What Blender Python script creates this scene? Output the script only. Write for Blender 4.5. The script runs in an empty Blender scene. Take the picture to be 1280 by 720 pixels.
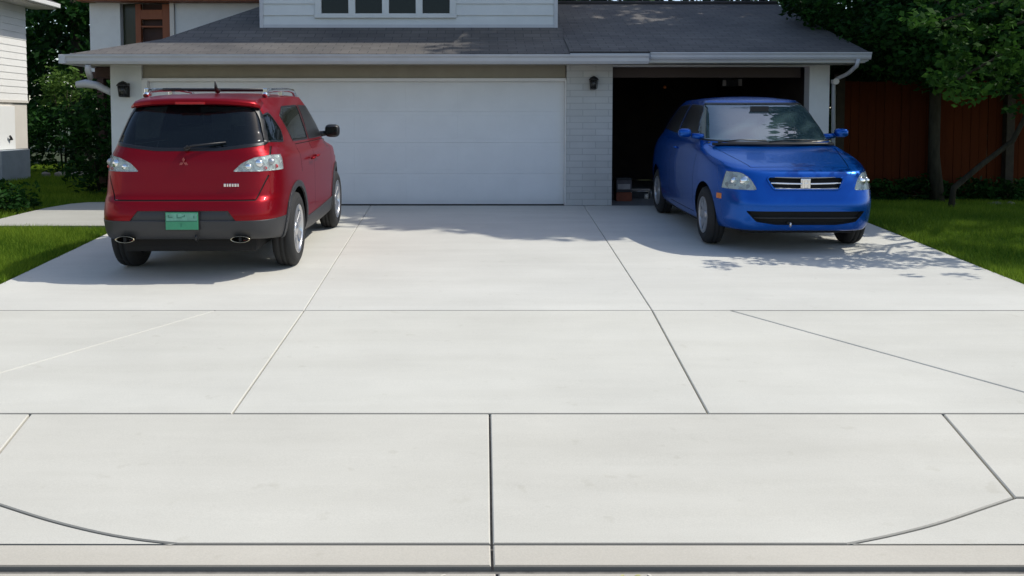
import bpy, bmesh, math, random
import numpy as np
from mathutils import Vector, Matrix
R = math.radians
random.seed(7)
rng = np.random.default_rng(11)
scene = bpy.context.scene
COL = scene.collection

# ------------------------------------------------------------------ camera
FPX, PX0, PY0 = 1100.0, 600.0, 207.6          # focal length and principal point of the photograph, in photo pixels
YAW, PITCH = 0.0, R(3.0)
CAM = Vector((0.0, -13.75, 1.34))
cam_data = bpy.data.cameras.new('camera')
cam = bpy.data.objects.new('camera', cam_data)
COL.objects.link(cam)
cam.location = CAM
cam.rotation_euler = (R(90) - PITCH, 0, -YAW)
cam_data.sensor_width = 36.0
cam_data.lens = 36.0 * FPX / 1280.0
cam_data.shift_x = (640.0 - PX0) / 1280.0
cam_data.shift_y = -(360.0 - PY0) / 1280.0
cam_data.clip_end = 2000
scene.camera = cam

# ------------------------------------------------------------------ light
SUN = Vector((0.80, 0.06, 1.0)).normalized()
el = math.asin(SUN.z)
az = math.atan2(SUN.x, SUN.y)                 # from +Y towards +X
world = bpy.data.worlds.new('World')
scene.world = world
world.use_nodes = True
wn = world.node_tree.nodes; wl = world.node_tree.links
wn.clear()
sky = wn.new('ShaderNodeTexSky'); sky.sky_type = 'NISHITA'; sky.sun_disc = False
sky.sun_elevation = el; sky.sun_rotation = az
sky.air_density = 1.0; sky.dust_density = 1.2; sky.ozone_density = 1.0
bg = wn.new('ShaderNodeBackground'); bg.inputs['Strength'].default_value = 0.15
wo = wn.new('ShaderNodeOutputWorld')
wl.new(sky.outputs[0], bg.inputs[0]); wl.new(bg.outputs[0], wo.inputs[0])
sd = bpy.data.lights.new('sun', 'SUN'); sd.energy = 3.0; sd.angle = R(0.53); sd.color = (1.0, 0.96, 0.87)
so = bpy.data.objects.new('sun', sd); COL.objects.link(so)
so.rotation_euler = SUN.to_track_quat('Z', 'Y').to_euler()
so.location = (20, 2, 30)
vs = scene.view_settings
vs.view_transform = 'Standard'; vs.look = 'None'; vs.gamma = 1.0; vs.use_curve_mapping = False
vs.exposure = 0.34

# ------------------------------------------------------------------ survey helpers (photo pixel -> point of the place)
SLOPE = 0.0227
_rot = cam.rotation_euler.to_matrix()
def ray(px, py):
    return _rot @ Vector(((px - PX0) / FPX, -(py - PY0) / FPX, -1.0))
def at(px, py, Y):
    d = ray(px, py); return CAM + d * ((Y - CAM.y) / d.y)
def gz(y):
    return SLOPE * y if y < 0 else 0.0
def gnd(px, py):
    d = ray(px, py)
    t = -(CAM.z - SLOPE * CAM.y) / (d.z - SLOPE * d.y)
    p = CAM + d * t
    if p.y > 0: p = CAM + d * (-CAM.z / d.z)
    return p

# ------------------------------------------------------------------ object helpers
def tag(o, label=None, cat=None, group=None, kind=None):
    if label: o['label'] = label
    if cat: o['category'] = cat
    if group: o['group'] = group
    if kind: o['kind'] = kind
    return o
def empty(name, loc=(0, 0, 0), rz=0.0, label=None, cat=None, group=None):
    o = bpy.data.objects.new(name, None); COL.objects.link(o)
    o.location = loc; o.rotation_euler = (0, 0, rz); o.empty_display_size = 0.2
    return tag(o, label, cat, group)
def mesh_obj(name, verts, faces, mat=None, parent=None, smooth=False):
    me = bpy.data.meshes.new(name); me.from_pydata([tuple(v) for v in verts], [], faces); me.update()
    return link(name, me, mat, parent, smooth)
def link(name, me, mat=None, parent=None, smooth=False):
    o = bpy.data.objects.new(name, me); COL.objects.link(o)
    if mat:
        for m in (mat if isinstance(mat, (list, tuple)) else [mat]): me.materials.append(m)
    if smooth: me.polygons.foreach_set('use_smooth', [True] * len(me.polygons))
    if parent: o.parent = parent
    return o
def bm_obj(name, bm, mat=None, parent=None, smooth=False, angle=None):
    me = bpy.data.meshes.new(name)
    bmesh.ops.recalc_face_normals(bm, faces=bm.faces) if angle != 'keep' else None
    if isinstance(angle, (int, float)):
        for f in bm.faces: f.smooth = True
        for e in bm.edges:
            if len(e.link_faces) == 2 and e.calc_face_angle(0) > angle: e.smooth = False
    bm.to_mesh(me); bm.free()
    return link(name, me, mat, parent, smooth)
def add_box(bm, x0, x1, y0, y1, z0, z1, bev=0.0, M=None):
    vs_ = [bm.verts.new(v) for v in [(x0,y0,z0),(x1,y0,z0),(x1,y1,z0),(x0,y1,z0),(x0,y0,z1),(x1,y0,z1),(x1,y1,z1),(x0,y1,z1)]]
    fs = [bm.faces.new([vs_[i] for i in f]) for f in [(0,3,2,1),(4,5,6,7),(0,1,5,4),(1,2,6,5),(2,3,7,6),(3,0,4,7)]]
    if M is not None: bmesh.ops.transform(bm, matrix=M, verts=vs_)
    if bev > 0:
        es = list({e for f in fs for e in f.edges})
        bmesh.ops.bevel(bm, geom=es, offset=bev, segments=2, profile=0.6, affect='EDGES')
def box(name, x0, x1, y0, y1, z0, z1, mat, parent=None, bev=0.0, M=None):
    bm = bmesh.new(); add_box(bm, x0, x1, y0, y1, z0, z1, bev, M)
    return bm_obj(name, bm, mat, parent)
def add_tube(bm, pts, rad, n=10, caps=True):
    pts = [Vector(p) for p in pts]
    rs = rad if isinstance(rad, (list, tuple)) else [rad] * len(pts)
    rings = []; up = Vector((0, 0, 1))
    prev = None
    for i, p in enumerate(pts):
        t = (pts[min(i+1, len(pts)-1)] - pts[max(i-1, 0)]).normalized()
        if prev is None:
            a = t.cross(up)
            if a.length < 0.1: a = t.cross(Vector((0, 1, 0)))
            a.normalize()
        else:
            a = prev - t * prev.dot(t); a.normalize()
        prev = a; b = t.cross(a)
        rings.append([bm.verts.new(p + (a * math.cos(k*2*math.pi/n) + b * math.sin(k*2*math.pi/n)) * rs[i]) for k in range(n)])
    for i in range(len(rings)-1):
        for k in range(n):
            f = bm.faces.new([rings[i][k], rings[i][(k+1)%n], rings[i+1][(k+1)%n], rings[i+1][k]]); f.smooth = True
    if caps:
        bm.faces.new(rings[0][::-1]); bm.faces.new(rings[-1])
def tube(name, pts, rad, mat, parent=None, n=10):
    bm = bmesh.new(); add_tube(bm, pts, rad, n); return bm_obj(name, bm, mat, parent)
def add_lathe(bm, prof, n=32, axis='X', M=None, close=False):
    """prof: list of (axial, radius)"""
    rings = []
    for a, r in prof:
        ring = []
        for k in range(n):
            c, s = math.cos(2*math.pi*k/n) * r, math.sin(2*math.pi*k/n) * r
            v = {'X': (a, c, s), 'Y': (c, a, s), 'Z': (c, s, a)}[axis]
            ring.append(bm.verts.new(M @ Vector(v) if M is not None else v))
        rings.append(ring)
    for i in range(len(rings) - 1):
        for k in range(n):
            f = bm.faces.new([rings[i][k], rings[i][(k+1)%n], rings[i+1][(k+1)%n], rings[i+1][k]]); f.smooth = True
    if close:
        for rg in (rings[0], rings[-1]):
            bm.faces.new(rg)
def slab_poly(bm, poly, z_fn, thick):
    """flat prism over a plan polygon, top following z_fn"""
    top = [bm.verts.new((x, y, z_fn(y))) for x, y in poly]
    bot = [bm.verts.new((x, y, z_fn(y) - thick)) for x, y in poly]
    bm.faces.new(top); n = len(poly)
    for i in range(n): bm.faces.new([top[i], bot[i], bot[(i+1)%n], top[(i+1)%n]])

# ------------------------------------------------------------------ materials
def mat(name, col, rough=0.6, metal=0.0, var=0.0, vscale=4.0, bump=0.0, bscale=40.0, coat=0.0, spec=0.5, col2=None, detail=5.0, stretch=(1,1,1), coat_rough=0.03):
    m = bpy.data.materials.new(name); m.use_nodes = True
    nt = m.node_tree; b = nt.nodes['Principled BSDF']
    b.inputs['Base Color'].default_value = (*col, 1); b.inputs['Roughness'].default_value = rough
    b.inputs['Metallic'].default_value = metal; b.inputs['Specular IOR Level'].default_value = spec
    b.inputs['Coat Weight'].default_value = coat; b.inputs['Coat Roughness'].default_value = coat_rough
    tc = nt.nodes.new('ShaderNodeTexCoord')
    mp = nt.nodes.new('ShaderNodeMapping'); mp.inputs['Scale'].default_value = stretch
    nt.links.new(tc.outputs['Object'], mp.inputs[0])
    if var > 0 or col2:
        nz = nt.nodes.new('ShaderNodeTexNoise'); nz.inputs['Scale'].default_value = vscale; nz.inputs['Detail'].default_value = detail
        nz.inputs['Roughness'].default_value = 0.62
        nt.links.new(mp.outputs[0], nz.inputs['Vector'])
        rp = nt.nodes.new('ShaderNodeValToRGB')
        c2 = col2 if col2 else tuple(min(1, c * (1 + var)) for c in col)
        c1 = col if col2 else tuple(c * (1 - var) for c in col)
        rp.color_ramp.elements[0].position = 0.32; rp.color_ramp.elements[0].color = (*c1, 1)
        rp.color_ramp.elements[1].position = 0.68; rp.color_ramp.elements[1].color = (*c2, 1)
        nt.links.new(nz.outputs['Fac'], rp.inputs[0]); nt.links.new(rp.outputs[0], b.inputs['Base Color'])
    if bump > 0:
        n2 = nt.nodes.new('ShaderNodeTexNoise'); n2.inputs['Scale'].default_value = bscale; n2.inputs['Detail'].default_value = 4
        nt.links.new(mp.outputs[0], n2.inputs['Vector'])
        bp = nt.nodes.new('ShaderNodeBump'); bp.inputs['Strength'].default_value = bump; bp.inputs['Distance'].default_value = 0.02
        nt.links.new(n2.outputs['Fac'], bp.inputs['Height']); nt.links.new(bp.outputs[0], b.inputs['Normal'])
    return m

def concrete_mat(name, base, tone_attr=True):
    m = bpy.data.materials.new(name); m.use_nodes = True
    nt = m.node_tree; N = nt.nodes; L = nt.links; b = N['Principled BSDF']
    b.inputs['Roughness'].default_value = 0.85; b.inputs['Specular IOR Level'].default_value = 0.3
    tc = N.new('ShaderNodeTexCoord')
    def noise(scale, detail, st=(1, 1, 1)):
        mp = N.new('ShaderNodeMapping'); mp.inputs['Scale'].default_value = st
        L.new(tc.outputs['Object'], mp.inputs[0])
        nz = N.new('ShaderNodeTexNoise'); nz.inputs['Scale'].default_value = scale; nz.inputs['Detail'].default_value = detail
        nz.inputs['Roughness'].default_value = 0.65
        L.new(mp.outputs[0], nz.inputs['Vector']); return nz.outputs['Fac']
    def ramp(fac, p0, c0, p1, c1):
        r = N.new('ShaderNodeValToRGB'); r.color_ramp.elements[0].position = p0; r.color_ramp.elements[1].position = p1
        r.color_ramp.elements[0].color = (*c0, 1); r.color_ramp.elements[1].color = (*c1, 1); L.new(fac, r.inputs[0]); return r.outputs[0]
    def mul(a, b_, f=1.0):
        x = N.new('ShaderNodeMix'); x.data_type = 'RGBA'; x.blend_type = 'MULTIPLY'; x.inputs['Factor'].default_value = f
        L.new(a, x.inputs['A']); L.new(b_, x.inputs['B']); return x.outputs['Result']
    big = ramp(noise(0.55, 6), 0.30, tuple(c * 0.90 for c in base), 0.72, tuple(min(1, c * 1.04) for c in base))
    str_ = ramp(noise(1.6, 7, (0.35, 2.2, 1)), 0.35, (0.94, 0.937, 0.93), 0.62, (1, 1, 1))
    fine = ramp(noise(160, 3), 0.36, (0.93, 0.93, 0.925), 0.62, (1.02, 1.02, 1.02))
    spots = ramp(noise(7.0, 2), 0.25, (0.93, 0.925, 0.91), 0.33, (1, 1, 1))
    c = mul(mul(mul(big, str_), fine), spots)
    if tone_attr:
        at_ = N.new('ShaderNodeAttribute'); at_.attribute_name = 'tone'
        c = mul(c, at_.outputs['Color'])
    L.new(c, b.inputs['Base Color'])
    bp = N.new('ShaderNodeBump'); bp.inputs['Strength'].default_value = 0.22; bp.inputs['Distance'].default_value = 0.004
    L.new(noise(220, 4, (0.25, 1, 1)), bp.inputs['Height']); L.new(bp.outputs[0], b.inputs['Normal'])
    return m

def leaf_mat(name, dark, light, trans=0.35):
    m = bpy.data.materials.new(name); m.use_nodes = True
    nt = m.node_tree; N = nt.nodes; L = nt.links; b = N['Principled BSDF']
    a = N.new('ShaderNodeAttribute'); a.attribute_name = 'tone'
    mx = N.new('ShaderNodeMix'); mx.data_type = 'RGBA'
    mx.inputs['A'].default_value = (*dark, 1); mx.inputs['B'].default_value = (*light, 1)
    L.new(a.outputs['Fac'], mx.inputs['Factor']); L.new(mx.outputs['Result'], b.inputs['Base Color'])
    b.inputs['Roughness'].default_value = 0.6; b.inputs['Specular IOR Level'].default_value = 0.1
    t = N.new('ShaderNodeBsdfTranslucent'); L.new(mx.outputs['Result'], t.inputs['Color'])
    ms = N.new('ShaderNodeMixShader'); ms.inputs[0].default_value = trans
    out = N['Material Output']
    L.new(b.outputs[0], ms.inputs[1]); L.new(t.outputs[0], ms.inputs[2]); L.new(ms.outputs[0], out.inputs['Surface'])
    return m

M = {}
M['concrete'] = concrete_mat('driveway_concrete', (0.60, 0.587, 0.530))
M['joint'] = mat('joint_dark', (0.15, 0.14, 0.125), 0.95, var=0.3, vscale=20)
M['soil'] = mat('lawn_soil', (0.035, 0.05, 0.018), 0.95, var=0.4, vscale=6)
M['grass'] = leaf_mat('grass_blades', (0.045, 0.12, 0.008), (0.27, 0.38, 0.035), 0.35)
M['siding'] = mat('pale_siding', (0.57, 0.595, 0.585), 0.6, var=0.04, vscale=3, bump=0.05)
M['white'] = mat('white_paint', (0.68, 0.68, 0.66), 0.5, var=0.04, vscale=5, bump=0.04)
M['fascia'] = mat('gutter_metal', (0.46, 0.47, 0.485), 0.4, var=0.05, vscale=3)
M['brickpaint'] = None
M['door'] = mat('garage_door_paint', (0.68, 0.70, 0.70), 0.42, var=0.03, vscale=2.5, bump=0.03, bscale=90)
M['tan'] = mat('header_tan', (0.27, 0.25, 0.19), 0.7, var=0.08, vscale=3)
M['wood'] = mat('orange_wood', (0.30, 0.085, 0.025), 0.55, col2=(0.20, 0.05, 0.015), vscale=3, stretch=(1, 1, 0.15))
M['darkwood'] = mat('dark_wood', (0.045, 0.016, 0.009), 0.7, var=0.3, vscale=4)
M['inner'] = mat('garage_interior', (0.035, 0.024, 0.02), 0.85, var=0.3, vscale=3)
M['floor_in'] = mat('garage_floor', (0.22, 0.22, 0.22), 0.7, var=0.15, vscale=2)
M['black'] = mat('black_metal', (0.012, 0.012, 0.013), 0.45)
M['plastic'] = mat('dark_grey_plastic', (0.028, 0.028, 0.030), 0.5, bump=0.05, bscale=300)
M['rubber'] = mat('tyre_rubber', (0.014, 0.014, 0.014), 0.8, bump=0.1, bscale=120)
M['trimblack'] = mat('window_rubber', (0.008, 0.008, 0.009), 0.35)
M['alloy'] = mat('alloy_rim', (0.62, 0.62, 0.63), 0.28, metal=0.9)
M['alloyd'] = mat('alloy_rim_grey', (0.42, 0.43, 0.45), 0.38, metal=0.8)
M['chrome'] = mat('bright_chrome', (0.85, 0.85, 0.86), 0.12, metal=1.0)
M['under'] = mat('underbody', (0.006, 0.006, 0.006), 0.9)
M['red'] = mat('red_car_paint', (0.22, 0.0005, 0.006), 0.36, metal=0.55, coat=0.22, spec=0.2, var=0.02, vscale=300)
M['blue'] = mat('blue_car_paint', (0.0005, 0.078, 0.38), 0.26, metal=0.6, coat=0.3, spec=0.25, var=0.02, vscale=300)
M['lens_red'] = mat('red_lens', (0.45, 0.01, 0.015), 0.1, coat=1.0)
M['lens_amber'] = mat('amber_lens', (0.60, 0.16, 0.02), 0.15, coat=1.0)
M['trunk'] = mat('bark', (0.045, 0.040, 0.026), 0.95, spec=0.15, var=0.35, vscale=9, bump=0.8, bscale=30, stretch=(1, 1, 0.3))
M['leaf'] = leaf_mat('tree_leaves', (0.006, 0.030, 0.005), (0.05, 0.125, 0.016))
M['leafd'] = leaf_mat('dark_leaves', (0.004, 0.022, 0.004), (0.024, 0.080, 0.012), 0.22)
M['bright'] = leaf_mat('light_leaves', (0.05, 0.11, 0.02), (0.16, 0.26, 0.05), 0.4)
M['fence'] = mat('red_brown_fence_boards', (0.095, 0.022, 0.005), 0.85, spec=0.1, col2=(0.06, 0.014, 0.004), vscale=2.5, bump=0.2, bscale=20, stretch=(1, 1, 0.12))
M['post'] = mat('grey_brown_fence_post', (0.038, 0.028, 0.015), 0.85, var=0.3, vscale=8)
M['stone'] = mat('garden_stone', (0.22, 0.20, 0.17), 0.85, var=0.3, vscale=6, bump=0.5, bscale=12)
M['greywall'] = mat('grey_foundation', (0.22, 0.23, 0.235), 0.8, var=0.08, vscale=4, bump=0.1)
M['plasterw'] = mat('white_wall_paint', (0.66, 0.62, 0.56), 0.6, var=0.04, vscale=3)

def glass_mat(name, tint, refl_rough=0.02, alpha=0.0, coat=1.0, ior=1.5, spec=0.8):
    """dark car or window glass: clear coat over a deep tint, partly see-through"""
    m = bpy.data.materials.new(name); m.use_nodes = True
    nt = m.node_tree; N = nt.nodes; L = nt.links; b = N['Principled BSDF']
    b.inputs['Base Color'].default_value = (*tint, 1); b.inputs['Roughness'].default_value = refl_rough
    b.inputs['IOR'].default_value = ior; b.inputs['Specular IOR Level'].default_value = spec
    tr = N.new('ShaderNodeBsdfTransparent'); tr.inputs[0].default_value = (0.55, 0.62, 0.60, 1)
    ms = N.new('ShaderNodeMixShader'); ms.inputs[0].default_value = alpha
    L.new(b.outputs[0], ms.inputs[1]); L.new(tr.outputs[0], ms.inputs[2])
    L.new(ms.outputs[0], N['Material Output'].inputs['Surface'])
    return m
M['glass_dark'] = glass_mat('tinted_car_glass', (0.003, 0.005, 0.006), alpha=0.12, spec=0.45)
M['glass_side'] = glass_mat('side_car_glass', (0.012, 0.016, 0.014), alpha=0.35)
M['windscreen'] = glass_mat('windscreen_glass', (0.055, 0.095, 0.105), alpha=0.18, ior=2.6)
M['glass_house'] = glass_mat('house_window_glass', (0.004, 0.008, 0.007), alpha=0.05, spec=0.3)

def lamp_mat(name, a, b_, scale, metal=0.55):
    """faceted reflector seen through a clear lens"""
    m = bpy.data.materials.new(name); m.use_nodes = True
    nt = m.node_tree; N = nt.nodes; L = nt.links; b = N['Principled BSDF']
    tc = N.new('ShaderNodeTexCoord')
    v = N.new('ShaderNodeTexVoronoi'); v.inputs['Scale'].default_value = scale; L.new(tc.outputs['Object'], v.inputs['Vector'])
    r = N.new('ShaderNodeValToRGB'); r.color_ramp.elements[0].color = (*a, 1); r.color_ramp.elements[1].color = (*b_, 1)
    r.color_ramp.elements[0].position = 0.25; r.color_ramp.elements[1].position = 0.6
    L.new(v.outputs['Color'], r.inputs[0]); L.new(r.outputs[0], b.inputs['Base Color'])
    bp = N.new('ShaderNodeBump'); bp.inputs['Strength'].default_value = 0.7; bp.inputs['Distance'].default_value = 0.02
    L.new(v.outputs['Distance'], bp.inputs['Height']); L.new(bp.outputs[0], b.inputs['Normal'])
    b.inputs['Metallic'].default_value = metal; b.inputs['Roughness'].default_value = 0.18; b.inputs['Coat Weight'].default_value = 1.0
    return m
M['lens'] = glass_mat('clear_lens', (0.9, 0.9, 0.92), alpha=0.84)
M['taillamp'] = lamp_mat('clear_tail_lamp', (0.16, 0.17, 0.20), (0.86, 0.86, 0.88), 34)
M['reflector'] = lamp_mat('lamp_bowl', (0.42, 0.43, 0.46), (1.0, 1.0, 1.0), 24, 0.05)
M['headlamp'] = lamp_mat('clear_head_lamp', (0.30, 0.28, 0.26), (0.9, 0.9, 0.88), 26)

def brick_paint():
    m = bpy.data.materials.new('painted_brick'); m.use_nodes = True
    nt = m.node_tree; N = nt.nodes; L = nt.links; b = N['Principled BSDF']
    tc = N.new('ShaderNodeTexCoord'); mp = N.new('ShaderNodeMapping'); mp.inputs['Rotation'].default_value = (R(90), 0, 0)
    L.new(tc.outputs['Object'], mp.inputs[0])
    br = N.new('ShaderNodeTexBrick'); br.inputs['Scale'].default_value = 1.0
    br.inputs['Color1'].default_value = (0.50, 0.51, 0.49, 1); br.inputs['Color2'].default_value = (0.54, 0.55, 0.53, 1); br.inputs['Mortar'].default_value = (0.40, 0.41, 0.40, 1)
    br.inputs['Mortar Size'].default_value = 0.006; br.inputs['Brick Width'].default_value = 0.40; br.inputs['Row Height'].default_value = 0.10
    L.new(mp.outputs[0], br.inputs['Vector']); 
    nz = N.new('ShaderNodeTexNoise'); nz.inputs['Scale'].default_value = 3; nz.inputs['Detail'].default_value = 6; L.new(tc.outputs['Object'], nz.inputs['Vector'])
    mx = N.new('ShaderNodeMix'); mx.data_type = 'RGBA'; mx.blend_type = 'MULTIPLY'; mx.inputs['Factor'].default_value = 0.25
    L.new(br.outputs['Color'], mx.inputs['A']); L.new(nz.outputs['Fac'], mx.inputs['B']); L.new(mx.outputs['Result'], b.inputs['Base Color'])
    bp = N.new('ShaderNodeBump'); bp.inputs['Strength'].default_value = 0.3; bp.inputs['Distance'].default_value = 0.01; bp.invert = True
    L.new(br.outputs['Fac'], bp.inputs['Height']); L.new(bp.outputs[0], b.inputs['Normal'])
    b.inputs['Roughness'].default_value = 0.6
    return m
M['brickpaint'] = brick_paint()

def shingle_mat():
    m = bpy.data.materials.new('asphalt_shingles'); m.use_nodes = True
    nt = m.node_tree; N = nt.nodes; L = nt.links; b = N['Principled BSDF']
    uv = N.new('ShaderNodeTexCoord')
    br = N.new('ShaderNodeTexBrick'); br.inputs['Scale'].default_value = 1.0
    br.inputs['Color1'].default_value = (0.108, 0.100, 0.092, 1); br.inputs['Color2'].default_value = (0.140, 0.130, 0.120, 1); br.inputs['Mortar'].default_value = (0.06, 0.055, 0.055, 1)
    br.inputs['Mortar Size'].default_value = 0.006; br.inputs['Brick Width'].default_value = 0.28; br.inputs['Row Height'].default_value = 0.14
    L.new(uv.outputs['UV'], br.inputs['Vector'])
    nz = N.new('ShaderNodeTexNoise'); nz.inputs['Scale'].default_value = 1.1; nz.inputs['Detail'].default_value = 8; L.new(uv.outputs['Object'], nz.inputs['Vector'])
    rp = N.new('ShaderNodeValToRGB'); rp.color_ramp.elements[0].position = 0.3; rp.color_ramp.elements[0].color = (0.72, 0.72, 0.74, 1); rp.color_ramp.elements[1].position = 0.7; rp.color_ramp.elements[1].color = (1.15, 1.12, 1.08, 1)
    L.new(nz.outputs['Fac'], rp.inputs[0])
    mx = N.new('ShaderNodeMix'); mx.data_type = 'RGBA'; mx.blend_type = 'MULTIPLY'; mx.inputs['Factor'].default_value = 1
    L.new(br.outputs['Color'], mx.inputs['A']); L.new(rp.outputs[0], mx.inputs['B']); L.new(mx.outputs['Result'], b.inputs['Base Color'])
    n2 = N.new('ShaderNodeTexNoise'); n2.inputs['Scale'].default_value = 90; L.new(uv.outputs['Object'], n2.inputs['Vector'])
    bp = N.new('ShaderNodeBump'); bp.inputs['Strength'].default_value = 0.6; bp.inputs['Distance'].default_value = 0.01; bp.invert = True
    L.new(br.outputs['Fac'], bp.inputs['Height'])
    bp2 = N.new('ShaderNodeBump'); bp2.inputs['Strength'].default_value = 0.4; bp2.inputs['Distance'].default_value = 0.01
    L.new(n2.outputs['Fac'], bp2.inputs['Height']); L.new(bp.outputs[0], bp2.inputs['Normal']); L.new(bp2.outputs[0], b.inputs['Normal'])
    b.inputs['Roughness'].default_value = 0.85
    return m
M['shingle'] = shingle_mat()
# ================================================================== THE GROUND
# soil / lawn sheet, falling with the drive towards the street, reaching far beyond everything
gv = [(-220, -220, gz(-10.6) - 0.045), (220, -220, gz(-10.6) - 0.045), (220, -10.6, gz(-10.6) - 0.045), (-220, -10.6, gz(-10.6) - 0.045),
      (220, 0, -0.045), (-220, 0, -0.045), (220, 260, -0.045), (-220, 260, -0.045)]
tag(mesh_obj('ground', gv, [(0, 1, 2, 3), (3, 2, 4, 5), (5, 4, 6, 7)], M['soil']), kind='structure')

def y_at(py, px=600): return gnd(px, py).y
YA, YB, YC, YD = y_at(388), y_at(517), y_at(680), y_at(708)
P = lambda px, py: (gnd(px, py).x, gnd(px, py).y)
LEFT0, LEFT1 = P(133, 292), P(0, 355)
RIGHT0, RIGHT1 = P(1095, 282), P(1280, 355)
def on_line(a, b, y):
    t = (y - a[1]) / (b[1] - a[1]); return (a[0] + (b[0] - a[0]) * t, y)
def curve(pts, n=22):
    """smooth polyline through plan points"""
    out = []
    for i in range(len(pts) - 1):
        p0, p1, p2, p3 = pts[max(i-1, 0)], pts[i], pts[i+1], pts[min(i+2, len(pts)-1)]
        for k in range(n // (len(pts) - 1) + 1):
            t = k / (n // (len(pts) - 1) + 1)
            out.append(tuple(0.5 * ((2*p1[j]) + (-p0[j] + p2[j])*t + (2*p0[j] - 5*p1[j] + 4*p2[j] - p3[j])*t*t + (-p0[j] + 3*p1[j] - 3*p2[j] + p3[j])*t**3) for j in (0, 1)))
    out.append(tuple(pts[-1])); return out
XL, XR = -6.2, 6.2
jl = [P(460, 262), P(380, 388), P(290, 517)]; jr = [P(735, 265), P(815, 388), P(885, 517)]
jl0 = on_line(jl[0], jl[1], 0.0); jr0 = on_line(jr[0], jr[1], 0.0)
jlA = on_line(jl[0], jl[1], YA); jrA = on_line(jr[0], jr[1], YA)
jlB = (jl[2][0], YB); jrB = (jr[2][0], YB)
dl0 = (P(270, 388)[0], YA); dl1 = on_line(P(270, 390), P(0, 467), YB)
dr0 = (P(910, 386)[0], YA); dr1 = on_line(P(910, 386), P(1280, 490), YB)
cB = (P(612, 517)[0], YB); cC = (P(614.5, 680)[0], YC); cD = (P(615.5, 711)[0], YD)
cl_top = P(-42, 617); cr_top = P(1268, 622)
curL = curve([cl_top, P(0, 631), P(60, 650), P(120, 665), P(170, 674), (P(222, 680)[0], YC)])
curR = curve([cr_top, P(1230, 635), P(1170, 655), P(1110, 670), (P(1060, 680)[0], YC)])
eL = P(38, 517)[0]; eR = P(1178, 517)[0]
panels = [
    ([jl0, on_line(LEFT0, LEFT1, 0.0), on_line(LEFT0, LEFT1, YA), jlA], 1.0, 0),
    ([jr0, jl0, jlA, jrA], 1.0, 0),
    ([on_line(RIGHT0, RIGHT1, 0.0), jr0, jrA, on_line(RIGHT0, RIGHT1, YA)], 1.0, 0),
    ([dl0, (XL, YA), (XL, YB), dl1], 0.965, 1),
    ([jlA, dl0, dl1, jlB], 0.975, 1),
    ([jrA, jlA, jlB, jrB], 0.985, 1),
    ([dr0, jrA, jrB, dr1], 0.98, 1),
    ([(XR, YA), dr0, dr1, (XR, YB)], 0.975, 1),
    ([(eL, YB), (XL, YB), (XL, cl_top[1]), cl_top], 0.965, 2),
    ([cB, (eL, YB)] + curL + [cC], 0.95, 2),
    ([(eR, YB), cB, cC] + curR[::-1], 0.965, 2),
    ([(XR, YB), (eR, YB), cr_top, (XR, cr_top[1])], 0.965, 2),
    ([cl_top, (XL, cl_top[1]), (XL, YC)] + curL[::-1][:-1], 0.94, 2),
    ([(XR, cr_top[1])] + curR + [(XR, YC)], 0.96, 2),
    ([cC, (XL, YC), (XL, YD), cD], 0.90, 3),
    ([(XR, YC), cC, cD, (XR, YD)], 0.91, 3),
]
def offset_poly(poly, d):
    n = len(poly); out = []
    A = sum(poly[i][0]*poly[(i+1)%n][1] - poly[(i+1)%n][0]*poly[i][1] for i in range(n))
    s = 1 if A > 0 else -1
    for i in range(n):
        p0, p1, p2 = Vector(poly[i-1]), Vector(poly[i]), Vector(poly[(i+1)%n])
        e1 = (p1 - p0).normalized(); e2 = (p2 - p1).normalized()
        n1 = Vector((-e1.y, e1.x)) * s; n2 = Vector((-e2.y, e2.x)) * s
        m = n1 + n2; k = d * 2 / max(0.12, m.length_squared) 
        out.append(tuple(p1 + m * min(k, d * 4)))
    return out
def make_slabs(name, panels, z_fn, gap=0.0034, bev=0.005, thick=0.06):
    bm = bmesh.new(); tone = bm.loops.layers.float_color.new('tone')
    for pi_, (poly, tn, row) in enumerate(panels):
        # drop doubled points
        pl = [p for i, p in enumerate(poly) if (Vector(p) - Vector(poly[i-1])).length > 1e-3]
        gp_ = gap * (1.0, 1.35, 1.5, 1.5)[row] * (2.3 if (len(panels) > 8 and pi_ == 7) else 1.0); a = offset_poly(pl, gp_); b_ = offset_poly(pl, gp_ + bev)
        warm = {0: (1, 1, 1), 1: (0.99, 0.985, 0.965), 2: (0.975, 0.96, 0.93), 3: (0.93, 0.885, 0.83)}[row]
        top = [bm.verts.new((x, y, z_fn(y))) for x, y in b_]
        mid = [bm.verts.new((x, y, z_fn(y) - bev * 0.9)) for x, y in a]
        bot = [bm.verts.new((x, y, z_fn(y) - thick)) for x, y in a]
        fs = [bm.faces.new(top)]
        n = len(pl)
        for i in range(n):
            fs.append(bm.faces.new([top[i], mid[i], mid[(i+1)%n], top[(i+1)%n]]))
            fs.append(bm.faces.new([mid[i], bot[i], bot[(i+1)%n], mid[(i+1)%n]]))
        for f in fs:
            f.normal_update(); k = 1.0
            if f is not fs[0]: k = 1.0 - 0.6 * (abs(f.normal.y) / max(1e-6, math.hypot(f.normal.x, f.normal.y)))**5   # shade painted into joint edges that face along the drive
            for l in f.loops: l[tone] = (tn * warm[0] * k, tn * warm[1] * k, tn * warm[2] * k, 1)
    return bm_obj(name, bm, M['concrete'])
tag(make_slabs('driveway', panels, gz), kind='structure')
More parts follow.
